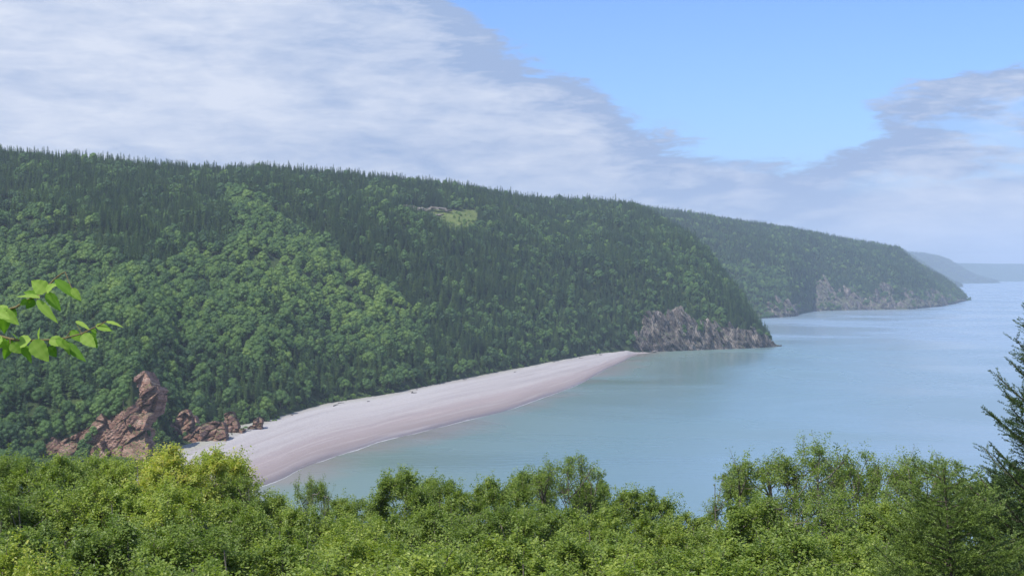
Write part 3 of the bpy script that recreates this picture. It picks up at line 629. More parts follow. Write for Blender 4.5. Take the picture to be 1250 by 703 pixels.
def species(px, py, X_, Y_, rd, far=False):
    n = fbm(X_ / 55, Y_ / 55, 0, 3, 77); n2 = fbm(X_ / 22, Y_ / 22, 0, 2, 78)
    p = np.full(px.shape, .13) + np.where(n > .38, .45, 0)
    jx = px + 14 * pn(X_ / 60, Y_ / 60, 1, 5) + 11 * pn(X_ / 18, Y_ / 18, 1, 15); jy = py + 10 * pn(X_ / 60, Y_ / 60, 4, 6) + 9 * pn(X_ / 18, Y_ / 18, 4, 16)
    L = pmask(jx, jy, LIGHT)
    p = np.where(L, .93 - .50 * (n2 < -.42), p)
    low = (py > 395) & (px < 250) & ~L; p = np.where(low, .62 + .3 * n2, p)
    low2 = (py > 380) & (px > 250) & (px < 560) & ~L; p = np.where(low2, .32 + .35 * n2, p)
    mid = (px > 540) & (px < 800) & (py > 370); p = np.where(mid, .35 + .45 * n, p)
    rt = (px > 770) & (px < 900) & (py > 290); p = np.where(rt, .22 + .4 * n, p)
    ph = ((px > 690) & (px < 800) & (py > 270) & (py < 360)); p = np.where(ph, .18 + .4 * n2, p)
    if far: p = np.where((px > 860) & (px < 960) & (py > 325), .65, .12 + .35 * (n > .3)); L = L & False
    return rd.random(len(px)) < p, L, n, n2
trees = []       # kind, X, Y, Z, scale, rot, variant, tint, px, py
def grow(D, spacing, px0, px1, seed, far=False, big=1.0, **kw):
    X_, Y_, px, z, rd = scatter(D, spacing, px0, px1, seed, .1, **kw); py = HY + (CAM_Z - z) / Y_ * F
    ok = np.ones(len(px), bool)
    for b in BARE: ok &= ~pmask(px, py - 3, b)
    isb, L, n, n2 = species(px, py - 6, X_, Y_, rd, far)
    B_ = pmask(px, py, BRIGHT)
    # broadleaf crowns are wider: thin them out
    ok &= ~(isb & (rd.random(len(px)) < np.where(py > 400, .22, .38)))
    tint = np.where(isb, .38 + .22 * n + np.where(L, .16, -.05) + np.where(B_, .16, 0) + rd.normal(0, .20, len(px)), .42 + .20 * n + rd.normal(0, .24, len(px)))
    s = np.where(isb, .52 + .62 * rd.beta(1.6, 1.9, len(px)) + .22 * (rd.random(len(px)) < .07), .42 + .68 * rd.beta(2.2, 1.6, len(px)) + .15 * (rd.random(len(px)) < .06)) * (1 + .16 * n2) * big
    for i in np.nonzero(ok)[0]: trees.append((bool(isb[i]), X_[i], Y_[i], z[i] - .3, s[i], rd.uniform(0, 6.28), int(rd.integers(0, 4)), float(np.clip(tint[i], .02, .98)), px[i], py[i]))
grow(MAIN, 4.3, -70, 940, 1)
n_main = len(trees)
def grow_far(D, spacing, px0, px1, seed0, big, **kw):
    X_, Y_, px, z, rd = scatter(D, spacing, px0, px1, seed0, .1, **kw); py = HY + (CAM_Z - z) / Y_ * F
    ok = np.ones(len(px), bool)
    for b in BARE: ok &= ~pmask(px, py - 2, b)
    isb, L, n, n2 = species(px, py - 3, X_, Y_, rd, True)
    ok &= ~(isb & (rd.random(len(px)) < .35)); tint = .42 + .2 * n + rd.normal(0, .2, len(px)); s = rd.uniform(.6, 1.1, len(px)) * big
    for i in np.nonzero(ok)[0]: trees.append((bool(isb[i]), X_[i], Y_[i], z[i] - .3, s[i], rd.uniform(0, 6.28), int(rd.integers(0, 4)), float(np.clip(tint[i], .02, .98)), px[i], py[i]))
grow_far(FAR, 6.0, 735, 1180, 2, 1.05, seed=21, amp=18, L=260.0)
grow_far(FAR2, 11.0, 1085, 1178, 3, 1.3, seed=31, amp=14, L=300.0)
grow_far(FAR3, 14.0, 1100, 1222, 4, 1.4, seed=41, amp=14, L=300.0)
n_total = len(trees)
# the 300 of each kind that show largest are single trees, the rest one mass per kind
trees_np = np.array([(t[0], t[1], t[2], t[3], t[4], t[5], t[6], t[7], t[8], t[9]) for t in trees])
def place(kind, X_, Y_, z, s, rot, var, tnt, label, group):
    cr, tr, both, H = (BR if kind else SP)[var]
    e = empty('broadleaf_tree' if kind else 'spruce_tree', (X_, Y_, z), rot, s); w_ = s * random.uniform(.82, 1.22); e.scale = (w_, w_, s)
    tag(e, label, 'tree', group); c = obj('crown', cr, e); c['tint'] = float(tnt); obj('trunk', tr, e); return e
def zone_label(kind, px, py):
    k = 'leafy green broadleaf tree' if kind else 'dark pointed spruce'
    if px < 55 and py > 470: return f'{k} in the low wood left of the red sea cliff', 'low wood left of the sea cliff'
    if px < 190 and py > 440: return f'{k} on the bluff above the tall red sea cliff', 'trees on the bluff above the sea cliff'
    if px < 90: return f'{k} on the slope behind the near leafy branch', 'trees on the slope behind the near branch'
    if px < 210: return f'{k} on the slope above the red sea cliff', 'trees on the slope above the sea cliff'
    if px < 325: return f'{k} in the wood behind the red outcrops', 'wood behind the red outcrops'
    if px < 450: return f'{k} along the near third of the pebble beach edge', 'trees along the near third of the beach'
    if px < 600: return f'{k} along the middle of the pebble beach edge', 'trees along the middle of the beach'
    return f'{k} along the far end of the pebble beach edge', 'trees along the far end of the beach'
n_main0 = n_main
rb_ = np.random.default_rng(99)
def bushes(poly_px, Yr, n, s0, s1, tn=.55):
    k = 0
    while k < n:
        px = rb_.uniform(*poly_px); Yb = rb_.uniform(*Yr); z = float(land(MAIN, np.array([px]), np.array([Yb]))[0][0])
        k += 1
        if z < .8: continue
        trees.insert(0, (True, (px - CX) / F * Yb, Yb, z - .3, rb_.uniform(s0, s1), rb_.uniform(0, 6.28), int(rb_.integers(0, 4)), float(np.clip(rb_.normal(tn, .14), .05, .95)), px, HY + (CAM_Z - z) / Yb * F))
bushes((-60, 50), (548, 596), 80, .35, .85, .42); bushes((40, 175), (520, 566), 90, .15, .36, .5); bushes((175, 215), (600, 690), 80, .14, .34, .70); bushes((205, 330), (655, 722), 80, .22, .55, .5); bushes((92, 112), (585, 590), 8, .3, .5, .5); bushes((180, 235), (600, 640), 26, .14, .3, .6); bushes((120, 160), (606, 640), 40, .35, .75, .45); bushes((85, 135), (600, 612), 16, .3, .55, .5); bushes((206, 300), (650, 676), 34, .2, .45, .5); bushes((186, 206), (620, 650), 20, .2, .5, .6)
bushes((60, 135), (596, 622), 30, .4, .8, .42); bushes((318, 345), (712, 735), 16, .15, .3, .7)
for q_ in range(150):                                     # scrub in the meadow on the brow
    px = rb_.uniform(528, 584); yy = rb_.uniform(258, 284); Yg = np.linspace(1200, 1700, 400); zz = land(MAIN, np.full(400, px), Yg)[0]; i = int(np.argmax(HY + (CAM_Z - zz) / Yg * F <= yy))
    if (yy - 256) / 28 + rb_.uniform(-.3, .3) > .35: trees.insert(0, (True, (px - CX) / F * Yg[i], Yg[i], zz[i] - .3, rb_.uniform(.15, .42), rb_.uniform(0, 6.28), int(rb_.integers(0, 4)), float(rb_.uniform(.6, .95)), px, yy))
Ls = [(640 + 0, 1122)]
for px, Yl in [(330,742),(345,757),(362,775),(380,795),(398,815),(420,833),(441,850),(462,868),(484,886),(505,912),(528,940),(548,976),(570,1010),(592,1046),(615,1080),(640,1120),(668,1180),(700,1245),(735,1310)]:
    for q_ in range(7):
        p_ = px + rb_.uniform(-12, 12); y_ = np.interp(p_, [320,345,400,480,560,640,720,775], [714,757,818,883,997,1124,1290,1372]) + rb_.uniform(-4, 6); trees.insert(0, (True, (p_ - CX) / F * y_, y_, 3.0, rb_.uniform(.16, .5), 0.0, int(rb_.integers(0, 4)), float(rb_.uniform(.4, .95)), p_, HY + 77 / y_ * F))
for x_, y_, z_, c_ in CLIFF_BUSH: trees.append((True, x_, y_, z_ - .5, rb_.uniform(.25, .55) * (.6 + c_), rb_.uniform(0, 6.28), int(rb_.integers(0, 4)), float(rb_.uniform(.2, .6)), CX + x_ / y_ * F, 400.0))
n_cliff = len(CLIFF_BUSH)
for px, py, Yb, s_ in [(100,545,578,.5),(107,537,582,.5),(95,553,576,.45),(113,529,586,.5),(104,556,575,.3),(146,492,600,.75),(138,500,598,.75),(128,506,598,.75),(150,482,596,.85),(153,470,600,.7),(117,500,598,.7),(106,510,598,.7),(140,484,606,.9),(124,492,606,1.0),(152,464,606,.6),(74,532,598,.7),(60,530,597,.8),(88,524,598,.8),(166,448,612,.5),(187,490,606,.5),(182,512,600,.4),(180,530,594,.42),(189,520,594,.4),(190,535,592,.42),(192,548,590,.4),(188,560,586,.4),(146,546,576,.16),(158,520,580,.14),(166,486,590,.18),(130,560,574,.2),(212,515,640,.22),(225,530,638,.3),(240,518,630,.24),(219,534,636,.3),(246,513,642,.3),(272,512,662,.22),(296,514,672,.45),(300,508,676,.45),(290,507,676,.4),(284,508,668,.2),(262,512,640,.24)]:
    w_ = wpt(px, py, Yb); trees.insert(0, (True, w_[0], w_[1], w_[2] - 9 * s_ * .55, s_, rb_.uniform(0, 6), int(rb_.integers(0, 4)), float(rb_.uniform(.35, .7)), px, py))
n_main = n_main + len(trees) - n_total - n_cliff
rest = {True: [], False: []}
for kind in (True, False):
    idx = [i for i, t in enumerate(trees[:n_main]) if t[0] == kind]
    vis = [i for i in idx if -10 < trees[i][8] < 1250 and trees[i][9] < 575]
    vis.sort(key=lambda i: -trees[i][4] / trees[i][2]); single = set(vis[:290])
    for i in single:
        t = trees[i]; lb, gp = zone_label(kind, t[8], t[9]); place(kind, t[1], t[2], t[3], t[4], t[5], t[6], t[7], lb, ('broadleaf ' if kind else 'spruce ') + gp)
    rest[kind] = [t for i, t in enumerate(trees) if t[0] == kind and i not in single]
def forest(name, items, protos, label):
    P = np.array([(t[1], t[2], t[3]) for t in items]); me = bpy.data.meshes.new(name); me.vertices.add(len(P)); me.vertices.foreach_set('co', P.astype(np.float32).ravel())
    for k, j in (('tint', 7), ('scl', 4), ('rot', 5)):
        a = me.attributes.new(k, 'FLOAT', 'POINT'); a.data.foreach_set('value', np.array([t[j] for t in items], np.float32))
    a = me.attributes.new('wide', 'FLOAT', 'POINT'); a.data.foreach_set('value', (.92 + .45 * np.random.default_rng(3).random(len(P))).astype(np.float32))
    a = me.attributes.new('var', 'INT', 'POINT'); a.data.foreach_set('value', np.array([t[6] for t in items], np.int32))
    o = obj(name, me); tag(o, label, 'forest', kind='stuff')
    ng = bpy.data.node_groups.new(name, 'GeometryNodeTree'); ng.interface.new_socket('Geometry', in_out='INPUT', socket_type='NodeSocketGeometry'); ng.interface.new_socket('Geometry', in_out='OUTPUT', socket_type='NodeSocketGeometry')
    N = ng.nodes; Lk = ng.links; gi = N.new('NodeGroupInput'); go = N.new('NodeGroupOutput'); jn = N.new('GeometryNodeJoinGeometry')
    for cr, tr, both, H in reversed(protos):
        po = bpy.data.objects.new(name + '_source', both); oi = N.new('GeometryNodeObjectInfo'); oi.inputs['Object'].default_value = po; oi.inputs['As Instance'].default_value = True; Lk.new(oi.outputs['Geometry'], jn.inputs[0])
    ip = N.new('GeometryNodeInstanceOnPoints'); m2p = N.new('GeometryNodeMeshToPoints'); Lk.new(gi.outputs[0], m2p.inputs[0]); Lk.new(m2p.outputs[0], ip.inputs['Points']); Lk.new(jn.outputs[0], ip.inputs['Instance'])
    def na(nm, dt='FLOAT'):
        n = N.new('GeometryNodeInputNamedAttribute'); n.data_type = dt; n.inputs[0].default_value = nm; return n.outputs[0]
    ip.inputs['Pick Instance'].default_value = True; Lk.new(na('var', 'INT'), ip.inputs['Instance Index'])
    cx = N.new('ShaderNodeCombineXYZ'); Lk.new(na('rot'), cx.inputs[2]); e2r = N.new('FunctionNodeEulerToRotation'); Lk.new(cx.outputs[0], e2r.inputs[0]); Lk.new(e2r.outputs[0], ip.inputs['Rotation'])
    cs = N.new('ShaderNodeCombineXYZ'); s_ = na('scl'); mw = N.new('ShaderNodeMath'); mw.operation = 'MULTIPLY'; Lk.new(s_, mw.inputs[0]); Lk.new(na('wide'), mw.inputs[1]); [Lk.new(mw.outputs[0], cs.inputs[i]) for i in range(2)]; Lk.new(s_, cs.inputs[2]); Lk.new(cs.outputs[0], ip.inputs['Scale'])
    Lk.new(ip.outputs[0], go.inputs[0]); md = o.modifiers.new('forest', 'NODES'); md.node_group = ng; return o
forest('spruce_forest', rest[False], SP, 'dense dark spruce forest covering the hillsides and headlands')
forest('broadleaf_forest', rest[True], BR, 'lighter green broadleaf woodland in patches across the hillsides')

# ------------------------------------------------------------------ details on the brow: meadow, ledge, bare patches
def drape(name, poly, D, mats, Yr, off=.4, **kw):
    a = np.array(poly, float); px = np.linspace(a[:, 0].min(), a[:, 0].max(), 40); py0, py1 = a[:, 1].min(), a[:, 1].max(); Yg = np.linspace(Yr[0], Yr[1], 120)
    P, YY = np.meshgrid(px, Yg, indexing='ij'); z, _, _ = land(D, P, YY, **kw); py = HY + (CAM_Z - z) / YY * F
    V = np.stack([(P - CX) / F * YY, YY, z + off], -1).reshape(-1, 3); f = grid_faces(40, 120)
    c = pmask(P.ravel()[f].mean(1), py.ravel()[f].mean(1) , poly); me = mesh(name, V, [f[c][:, ::-1]], mats=mats, smooth=True); return tag(obj(name, me), kind='structure')
drape('meadow', [(534,254),(582,254),(586,262),(578,276),(556,282),(532,274),(520,264)], MAIN, [M_GRASS], (1250, 1700))
drape('grass_bank', [(172,500),(196,498),(208,545),(200,560),(172,556)], MAIN, [M_GRASS], (595, 700))
def surf_pt(px, py, D=MAIN):
    Yg = np.linspace(500, 2100, 1600); z, _, _ = land(D, np.full(1600, float(px)), Yg); pp = HY + (CAM_Z - z) / Yg * F; i = np.argmax(pp <= py); return np.array([(px - CX) / F * Yg[i], Yg[i], z[i]])
def ledge(lst, label, seed, m=M_PALE):
    return tag(rock_obj('rock_ledge', [(surf_pt(a, b) + np.array([0, -2, dz]), (l, 6, th), (random.uniform(-8, 8), random.uniform(-8, 8), random.uniform(-20, 20)), seed + i) for i, (a, b, l, th, dz) in enumerate(lst)], m, 1), label, 'rock ledge')
ledge([(494, 254, 10, 3, 2), (503, 256, 9, 4, 2), (512, 258, 12, 5, 1.5), (521, 259, 11, 4, 2), (530, 258, 12, 3.5, 3), (540, 259, 12, 3, 3), (548, 260, 9, 2, 2), (535, 264, 12, 2, 1), (500, 259, 8, 3, 0)], 'pale broken rock ledge beside the meadow on the brow of the hill', 600)
ledge([(627, 262, 4, 3.5, 3), (630, 258, 3, 6, 5), (622, 264, 4, 3, 1)], 'small pale rock knob among spruces just right of the meadow', 640)
ledge([(4, 254, 12, 3, 2), (16, 251, 13, 3, 2), (28, 248, 12, 2.5, 2)], 'pale bare ledge high on the slope at the left edge', 660)
for i in range(34):
    f_ = rb_.uniform(95, 455); j = int(f_); tq_ = rb_.uniform(.84, .99); c = wl[j] * (1 - tq_) + tl[j] * tq_; L = rb_.uniform(1.5, 6.5); d = tl[j + 6] - tl[j]; a = math.atan2(d[1], d[0]) + rb_.normal(0, .5)
    tt_ = np.linspace(-.5, .5, 6)[:, None]; p = np.array([math.cos(a), math.sin(a), 0]) * tt_ * L + rb_.normal(0, .05, (6, 3)) * L * .3 * np.array([1, 1, .2]); v, f = tube(p, np.linspace(.28, .12, 6) * rb_.uniform(.6, 1.3), 6)
    tag(obj('driftwood_log', mesh('driftwood_log', v, [f], mats=[M_BARK if i % 3 else M_DARKBARK], smooth=True), loc=(c[0], c[1], 3.62 * min(1, np.linalg.norm(tl[j, :2] - wl[j, :2]) / 70) * (.9 + .1 * tq_) + .12)), 'weathered driftwood log stranded on the upper beach near the tree line', 'driftwood', 'driftwood logs on the upper beach')
#NEAR<
# ------------------------------------------------------------------ leafy shrubs and small trees right below the lookout
def unit(v): return v / (np.linalg.norm(v, axis=-1, keepdims=True) + 1e-9)
def leaf_quads(P, D, N, ln, wd, rd):
    """folded kite leaves: base P, direction D, facing N"""
    D = unit(D); S = unit(np.cross(D, N)); N = unit(np.cross(S, D)); ln = ln[:, None]; wd = wd[:, None]
    b, t_ = P, P + D * ln - N * ln * .12; m = P + D * ln * .48
    l, r_ = m + S * wd * .5 + N * wd * .16, m - S * wd * .5 + N * wd * .16
    V = np.stack([b, l, t_, r_], 1).reshape(-1, 3); i = np.arange(len(P))[:, None] * 4
    return V, np.concatenate([i + np.array([[0, 2, 1]]), i + np.array([[0, 3, 2]])])
def shrub_arrays(seed, H=6.0, Wd=3.8, blobs=13, twigs=52, leaves=44, openness=0.0, sprigs=6, lsize=.058):
    rd = np.random.default_rng(seed); wood, nv, WV, WF = [], 0, [], []
    def add_tube(path, rad, ns=5):
        nonlocal nv
        v, f = tube(path, rad, ns); WV.append(v); WF.append(f + nv); nv += len(v)
    cs = []
    for i in range(blobs):
        f = (i + .5) / blobs; a = i * 2.4 + rd.uniform(-.4, .4); zz = H * (.16 + .70 * f ** .95); rr = Wd * .5 * math.sqrt(max(.03, 1 - abs(f - .28) ** 1.5 * 1.35)) * rd.uniform(.40, .90)
        cs.append((np.array([math.cos(a) * rr, math.sin(a) * rr, zz]), rd.uniform(.62, .98) * (1 - .30 * f) * Wd / 3.8 * (1 - .15 * openness)))
    for i in range(sprigs):
        a = rd.uniform(0, 6.28); r0 = Wd * .30 * math.sqrt(rd.random()); cs.append((np.array([math.cos(a) * r0, math.sin(a) * r0, H * rd.uniform(.86, .97) - r0 * .35]), rd.uniform(.18, .34)))
    stems = []
    for i in range(5):
        a = i * 1.256 + rd.uniform(-.3, .3); top = np.array([math.cos(a) * Wd * .22, math.sin(a) * Wd * .22, H * rd.uniform(.72, .92)]); b = np.array([math.cos(a) * .12, math.sin(a) * .12, -.8])
        t_ = np.linspace(0, 1, 9)[:, None]; p = b + (top - b) * t_ + np.array([math.cos(a + 1), math.sin(a + 1), 0]) * .25 * np.sin(t_ * 3.1) + rd.normal(0, .03, (9, 3)); stems.append(p); add_tube(p, np.linspace(.055, .012, 9) * H / 6, 6)
    LP, LD, LN, LS = [], [], [], []
    for ci, (c, r) in enumerate(cs):
        st = stems[int(np.argmin([np.linalg.norm(s[5, :2] - c[:2]) for s in stems]))]; j = int(np.clip(np.searchsorted(st[:, 2], c[2] - .9), 1, 8)); s0 = st[j]
        mid = (s0 + c) / 2 + np.array([0, 0, -.08]); add_tube(np.array([s0, mid, c, c + unit(c - s0) * r * .7]), [.022, .016, .010, .004], 4)
        n = int(twigs * (1 if ci < blobs else .40)); N = rd.normal(size=(n, 3)); N[:, 2] = N[:, 2] * .9 + .35; N = unit(N)
        k = 1 + .35 * pn(N[:, 0] * 1.8 + c[0] * 3, N[:, 1] * 1.8 + c[1] * 3, N[:, 2] * 1.8, seed)
        tipl = r * k * rd.uniform(.45, 1.42, n); tip = c + N * tipl[:, None] + np.array([0, 0, .10]) * rd.random((n, 1))
        shoot = rd.random(n) < .16; tip[shoot] += np.array([0, 0, 1.]) * rd.uniform(.10, .38, (shoot.sum(), 1))
        for q_ in range(0, n, 2): add_tube(np.array([c, (c + tip[q_]) / 2 + rd.normal(0, .02, 3), tip[q_]]), [.007, .005, .0025], 3)
        nl = int(leaves * (1 - .35 * openness)); t_ = rd.uniform(.35, 1.05, (n, nl)); base = c + (tip - c)[:, None] * t_[..., None]
        side = rd.normal(size=(n, nl, 3)); axis = unit(tip - c)[:, None]; side -= axis * (side * axis).sum(-1, keepdims=True); side = unit(side)
        base = base + side * rd.uniform(.0, .085, (n, nl, 1)); d = side + axis * .8 + np.array([0, 0, -.25]); nn = unit(N[:, None] * .7 + np.array([0, 0, .9]) + rd.normal(size=(n, nl, 3)) * .55)
        LP.append(base.reshape(-1, 3)); LD.append(d.reshape(-1, 3)); LN.append(nn.reshape(-1, 3)); LS.append((rd.random((n, 1)) * .45 + rd.random((n, nl)) * .55 ).ravel())
    P, D, N, S = map(np.concatenate, (LP, LD, LN, LS)); ln = rd.uniform(.7, 1.2, len(P)) * lsize; V, T = leaf_quads(P, D, N, ln, ln * rd.uniform(.62, .82, len(P)), rd)
    return V, T, np.concatenate([S, S]), np.concatenate(WV), np.concatenate(WF)
SH = []
for k, (H, Wd, bl, tw, lf, op, sp_) in enumerate([(6, 3.9, 19, 56, 42, 0, 10), (6, 3.6, 18, 56, 42, .1, 12), (6, 4.2, 20, 54, 42, .0, 8), (6, 3.3, 17, 44, 32, .6, 13), (6, 2.9, 16, 44, 34, .4, 14), (6, 3.9, 18, 40, 30, .7, 12)]):
    V, T, lv, wv, wf = shrub_arrays(900 + k, H, Wd, bl, tw, lf, op, sp_, (.060, .056, .064, .046, .050, .045)[k])
    SH.append((mesh('shrub_foliage', V, [T], {'lv': ('FACE', lv)}, [M_LEAF]), mesh('shrub_stems', wv, [wf], mats=[M_BARK], smooth=True), V[:, 2].max()))
# (px, py of the top, distance, variant, width factor, tint, look)
ROWS = {
'back row': [(-45,556,52,0,1,.40,'mid green'), (12,552,54,1,1,.42,'mid green'), (62,557,52,2,1,.48,'mid green'), (112,556,55,0,1,.55,'fresh green'), (160,557,53,1,1,.62,'fresh green'), (210,545,50,2,1.1,.82,'yellowish lime'), (252,548,52,0,1.05,.76,'lime green'), (283,580,50,4,.9,.50,'mid green'),
   (332,603,52,0,.9,.50,'fresh green'), (384,584,50,3,.55,.45,'small thin'), (432,607,54,1,.9,.50,'fresh green'), (492,572,50,0,.92,.42,'rounded mid green'), (536,581,53,1,.85,.45,'mid green'), (590,585,50,2,.85,.45,'mid green'), (640,576,54,0,.9,.44,'mid green'), (690,558,51,3,1.0,.40,'tall peaked grey-green'), (728,582,53,1,.8,.42,'mid green'),
   (788,597,50,0,1.0,.45,'domed grey-green'), (845,629,51,2,.9,.50,'low fresh green'), (893,572,47,4,.8,.40,'narrow grey-green'), (945,553,45,3,1.1,.42,'open-crowned grey-green'), (1005,533,44,5,1.05,.40,'tallest, airy grey-green'), (1040,560,46,4,.8,.42,'thin airy'), (1085,546,44,5,1.0,.42,'airy grey-green'), (1128,556,45,3,.9,.45,'open-crowned'), (1172,580,46,1,.9,.45,'mid green'), (1230,570,45,0,1,.4,'mid green')],
'second row': [(-20,590,38,1,1,.36,'dark green'), (52,590,40,0,1,.42,'mid green'), (128,584,39,2,1,.58,'fresh green'), (204,588,38,0,1,.66,'lime green'), (262,602,40,1,.9,.50,'mid green'), (312,622,38,2,.9,.46,'mid green'), (372,616,40,0,.9,.52,'fresh green'), (446,622,38,1,1,.55,'fresh green'), (520,614,40,2,.9,.44,'mid green'), (600,616,38,0,1,.40,'olive green'), (672,610,40,1,1,.44,'mid green'), (742,620,38,2,.9,.50,'olive green'), (812,634,40,0,.9,.56,'fresh green'), (872,640,38,1,.9,.48,'mid green'), (926,602,37,0,1,.45,'olive green'), (990,598,36,3,1,.42,'open-crowned'), (1056,592,37,5,1,.46,'airy'), (1116,604,36,1,1,.52,'fresh green')],
'third row': [(40,640,29,2,1,.34,'dark green'), (140,628,30,0,1,.36,'dark rounded'), (232,630,28,1,1,.42,'mid green'), (330,652,29,2,1,.48,'mid green'), (425,650,30,0,1,.62,'lime green'), (520,652,28,1,1,.52,'fresh green'), (612,650,29,2,1,.54,'fresh green'), (704,648,30,0,1,.48,'olive green'), (796,656,28,1,1,.55,'fresh green'), (884,654,29,2,1,.50,'mid green'), (974,640,28,0,1,.46,'olive green'), (1062,640,29,1,1,.52,'fresh green'), (1140,650,27,2,.9,.55,'fresh green')],
'front row': [(-12,652,19,0,.7,.72,'bright lime'), (92,678,20,2,1,.46,'mid green'), (232,668,21,1,1,.50,'fresh green'), (372,680,20,0,1,.58,'lime green'), (508,676,21,2,1,.60,'bright green'), (650,680,20,1,1,.55,'fresh green'), (790,684,21,0,1,.58,'fresh green'), (930,678,20,2,1,.50,'olive green'), (1050,676,20,1,.9,.56,'fresh green')],
}
ORD = ['first', 'second', 'third', 'fourth', 'fifth', 'sixth', 'seventh', 'eighth', 'ninth', 'tenth', 'eleventh', 'twelfth', 'thirteenth', 'fourteenth', 'fifteenth', 'sixteenth', 'seventeenth', 'eighteenth', 'nineteenth', 'twentieth', 'twenty-first', 'twenty-second', 'twenty-third', 'twenty-fourth', 'twenty-fifth', 'twenty-sixth', 'twenty-seventh']
for row, lst in ROWS.items():
    for i, (px, py, Y_, var, wf, tnt, look) in enumerate(lst):
        top = wpt(px, py - (9 if row == 'back row' else 7), Y_); gz_ = float(near_z(top[0], Y_)); fo, stm, Hp = SH[var]; sz = (top[2] - gz_) / Hp
        e = empty('leafy_tree', (top[0], Y_, gz_), random.uniform(0, 6.28)); sxy = wf * (.55 + .45 * sz) * 1.16; e.scale = (sxy, sxy, sz)
        tag(e, f'{look} leafy tree, {ORD[i]} from the left in the {row} of the foreground', 'tree', 'leafy trees below the lookout')
        f_ = obj('foliage', fo, e); f_['tint'] = float(tnt); obj('stem', stm, e)

# ------------------------------------------------------------------ two near spruces on the right
def near_spruce(seed, H, Rb, step=.20, nlen=.021, lean=(0, 0), up=.15, thin=1.0):
    rd = np.random.default_rng(seed); WV, WF, nv = [], [], 0; TP, TD, TL = [], [], []
    def at(z): return np.array([lean[0] * (z / H) ** 2, lean[1] * (z / H) ** 2, z])
    z = .25; k = 0
    v, f = tube(np.array([at(q) for q in np.linspace(-.5, H, 14)]), np.linspace(.09, .006, 14) * H / 8, 8); WV.append(v); WF.append(f); nv += len(v)
    TP.append(at(H - .3)); TD.append(np.array([lean[0] * .3, lean[1] * .3, 1.])); TL.append(.34)
    while z < H - .08:
        fr = z / H; L0 = Rb * (1 - fr) ** .78 + .10; nb = int(rd.integers(4, 7)) + (2 if fr < .7 else 0)
        for j in range(nb):
            a = k * .7 + j * 2 * math.pi / nb + rd.uniform(-.3, .3); L = L0 * rd.uniform(.62, 1.18); n = 7; t_ = np.linspace(0, 1, n)
            droop = -.28 * (1 - fr) + up * fr * 2; d = np.array([math.cos(a), math.sin(a), 0])
            p = at(z + rd.uniform(-.06, .06)) + d * (t_ * L)[:, None] + np.array([0, 0, 1.]) * (droop * L * t_ + .30 * L * t_ ** 2.5)[:, None] + np.cumsum(rd.normal(0, .008, (n, 3)), 0)
            v, f = tube(p, np.linspace(.012, .003, n) * (.5 + L) * thin, 4); WV.append(v); WF.append(f + nv); nv += len(v)
            side = np.array([-d[1], d[0], 0]); m = int(L / .036)
            for q_ in range(m):
                u = (q_ + .8) / m; i0 = min(int(u * (n - 1)), n - 2); w = u * (n - 1) - i0; pt = p[i0] * (1 - w) + p[i0 + 1] * w; ax = p[i0 + 1] - p[i0]; ax /= np.linalg.norm(ax) + 1e-9
                sg = 1 if q_ % 2 else -1; tl_ = (.13 + .42 * L * (1 - u) ** .8 * min(1, u * 4)) * rd.uniform(.7, 1.25); dv = ax * .75 + side * sg * .8 + np.array([0, 0, rd.uniform(-.15, .12)])
                TP.append(pt); TD.append(dv); TL.append(tl_)
                if tl_ > .22:
                    dvn = dv / np.linalg.norm(dv)
                    for h_ in range(int(tl_ / .07)):
                        TP.append(pt + dvn * tl_ * rd.uniform(.25, .85)); TD.append(dvn * .8 + ax * rd.choice([-.2, .8]) + rd.normal(0, .25, 3)); TL.append(rd.uniform(.06, .12))
            for i0 in range(1, n - 1): TP.append(p[i0]); TD.append(p[i0 + 1] - p[i0]); TL.append(np.linalg.norm(p[i0 + 1] - p[i0]))
        z += step * rd.uniform(.75, 1.2) * (1 if fr < .85 else .75); k += 1
    TP, TD, TL = np.array(TP), unit(np.array(TD)), np.array(TL)
    cnt = np.maximum(8, (TL * 330).astype(int)); idx = np.repeat(np.arange(len(TL)), cnt); u = rd.random(len(idx)); P = TP[idx] + TD[idx] * (u * TL[idx])[:, None]
    s = rd.normal(size=(len(idx), 3)); s -= TD[idx] * (s * TD[idx]).sum(1, keepdims=True); s = unit(s); s[:, 2] = s[:, 2] * .6 + .2; dr = unit(s + TD[idx] * .75); w = unit(np.cross(dr, rd.normal(size=dr.shape)))
    nl = nlen * rd.uniform(.75, 1.2, len(idx))[:, None]; V = np.stack([P - w * .0022, P + dr * nl * .6 + w * .0036, P + dr * nl, P + dr * nl * .5 - w * .0036], 1).reshape(-1, 3)
    i = np.arange(len(idx))[:, None] * 4; lv = (rd.random(len(TL)) * .55)[idx] + .45 * u ** 1.5
    keep = np.ones(len(idx), bool)
    print('needles', len(idx)); return V, i + np.arange(4)[None], lv, np.concatenate(WV), np.concatenate(WF)
def put_spruce(px, py, Y_, Rb, seed, tnt, label, **kw):
    top = wpt(px, py, Y_); g = float(near_z(top[0], Y_)); H = top[2] - g
    V, Q, lv, wv, wf = near_spruce(seed, H, Rb, **kw); e = empty('spruce_tree', (top[0], Y_, g)); tag(e, label, 'tree')
    o = obj('needle_foliage', mesh('needle_foliage', V, [Q], {'lv': ('FACE', lv)}, [M_NEAR_SPRUCE]), e); o['tint'] = tnt; obj('trunk', mesh('spruce_wood', wv, [wf], mats=[M_DARKBARK], smooth=True), e)
put_spruce(1297, 352, 14.0, 1.95, 5, .22, 'tall dark spruce cut by the right edge, standing before the sea', step=.155, up=.28)
put_spruce(1190, 572, 11.5, 2.2, 9, .72, 'young bright green spruce left of the tall dark spruce', step=.115, lean=(-.25, 0), thin=.55)

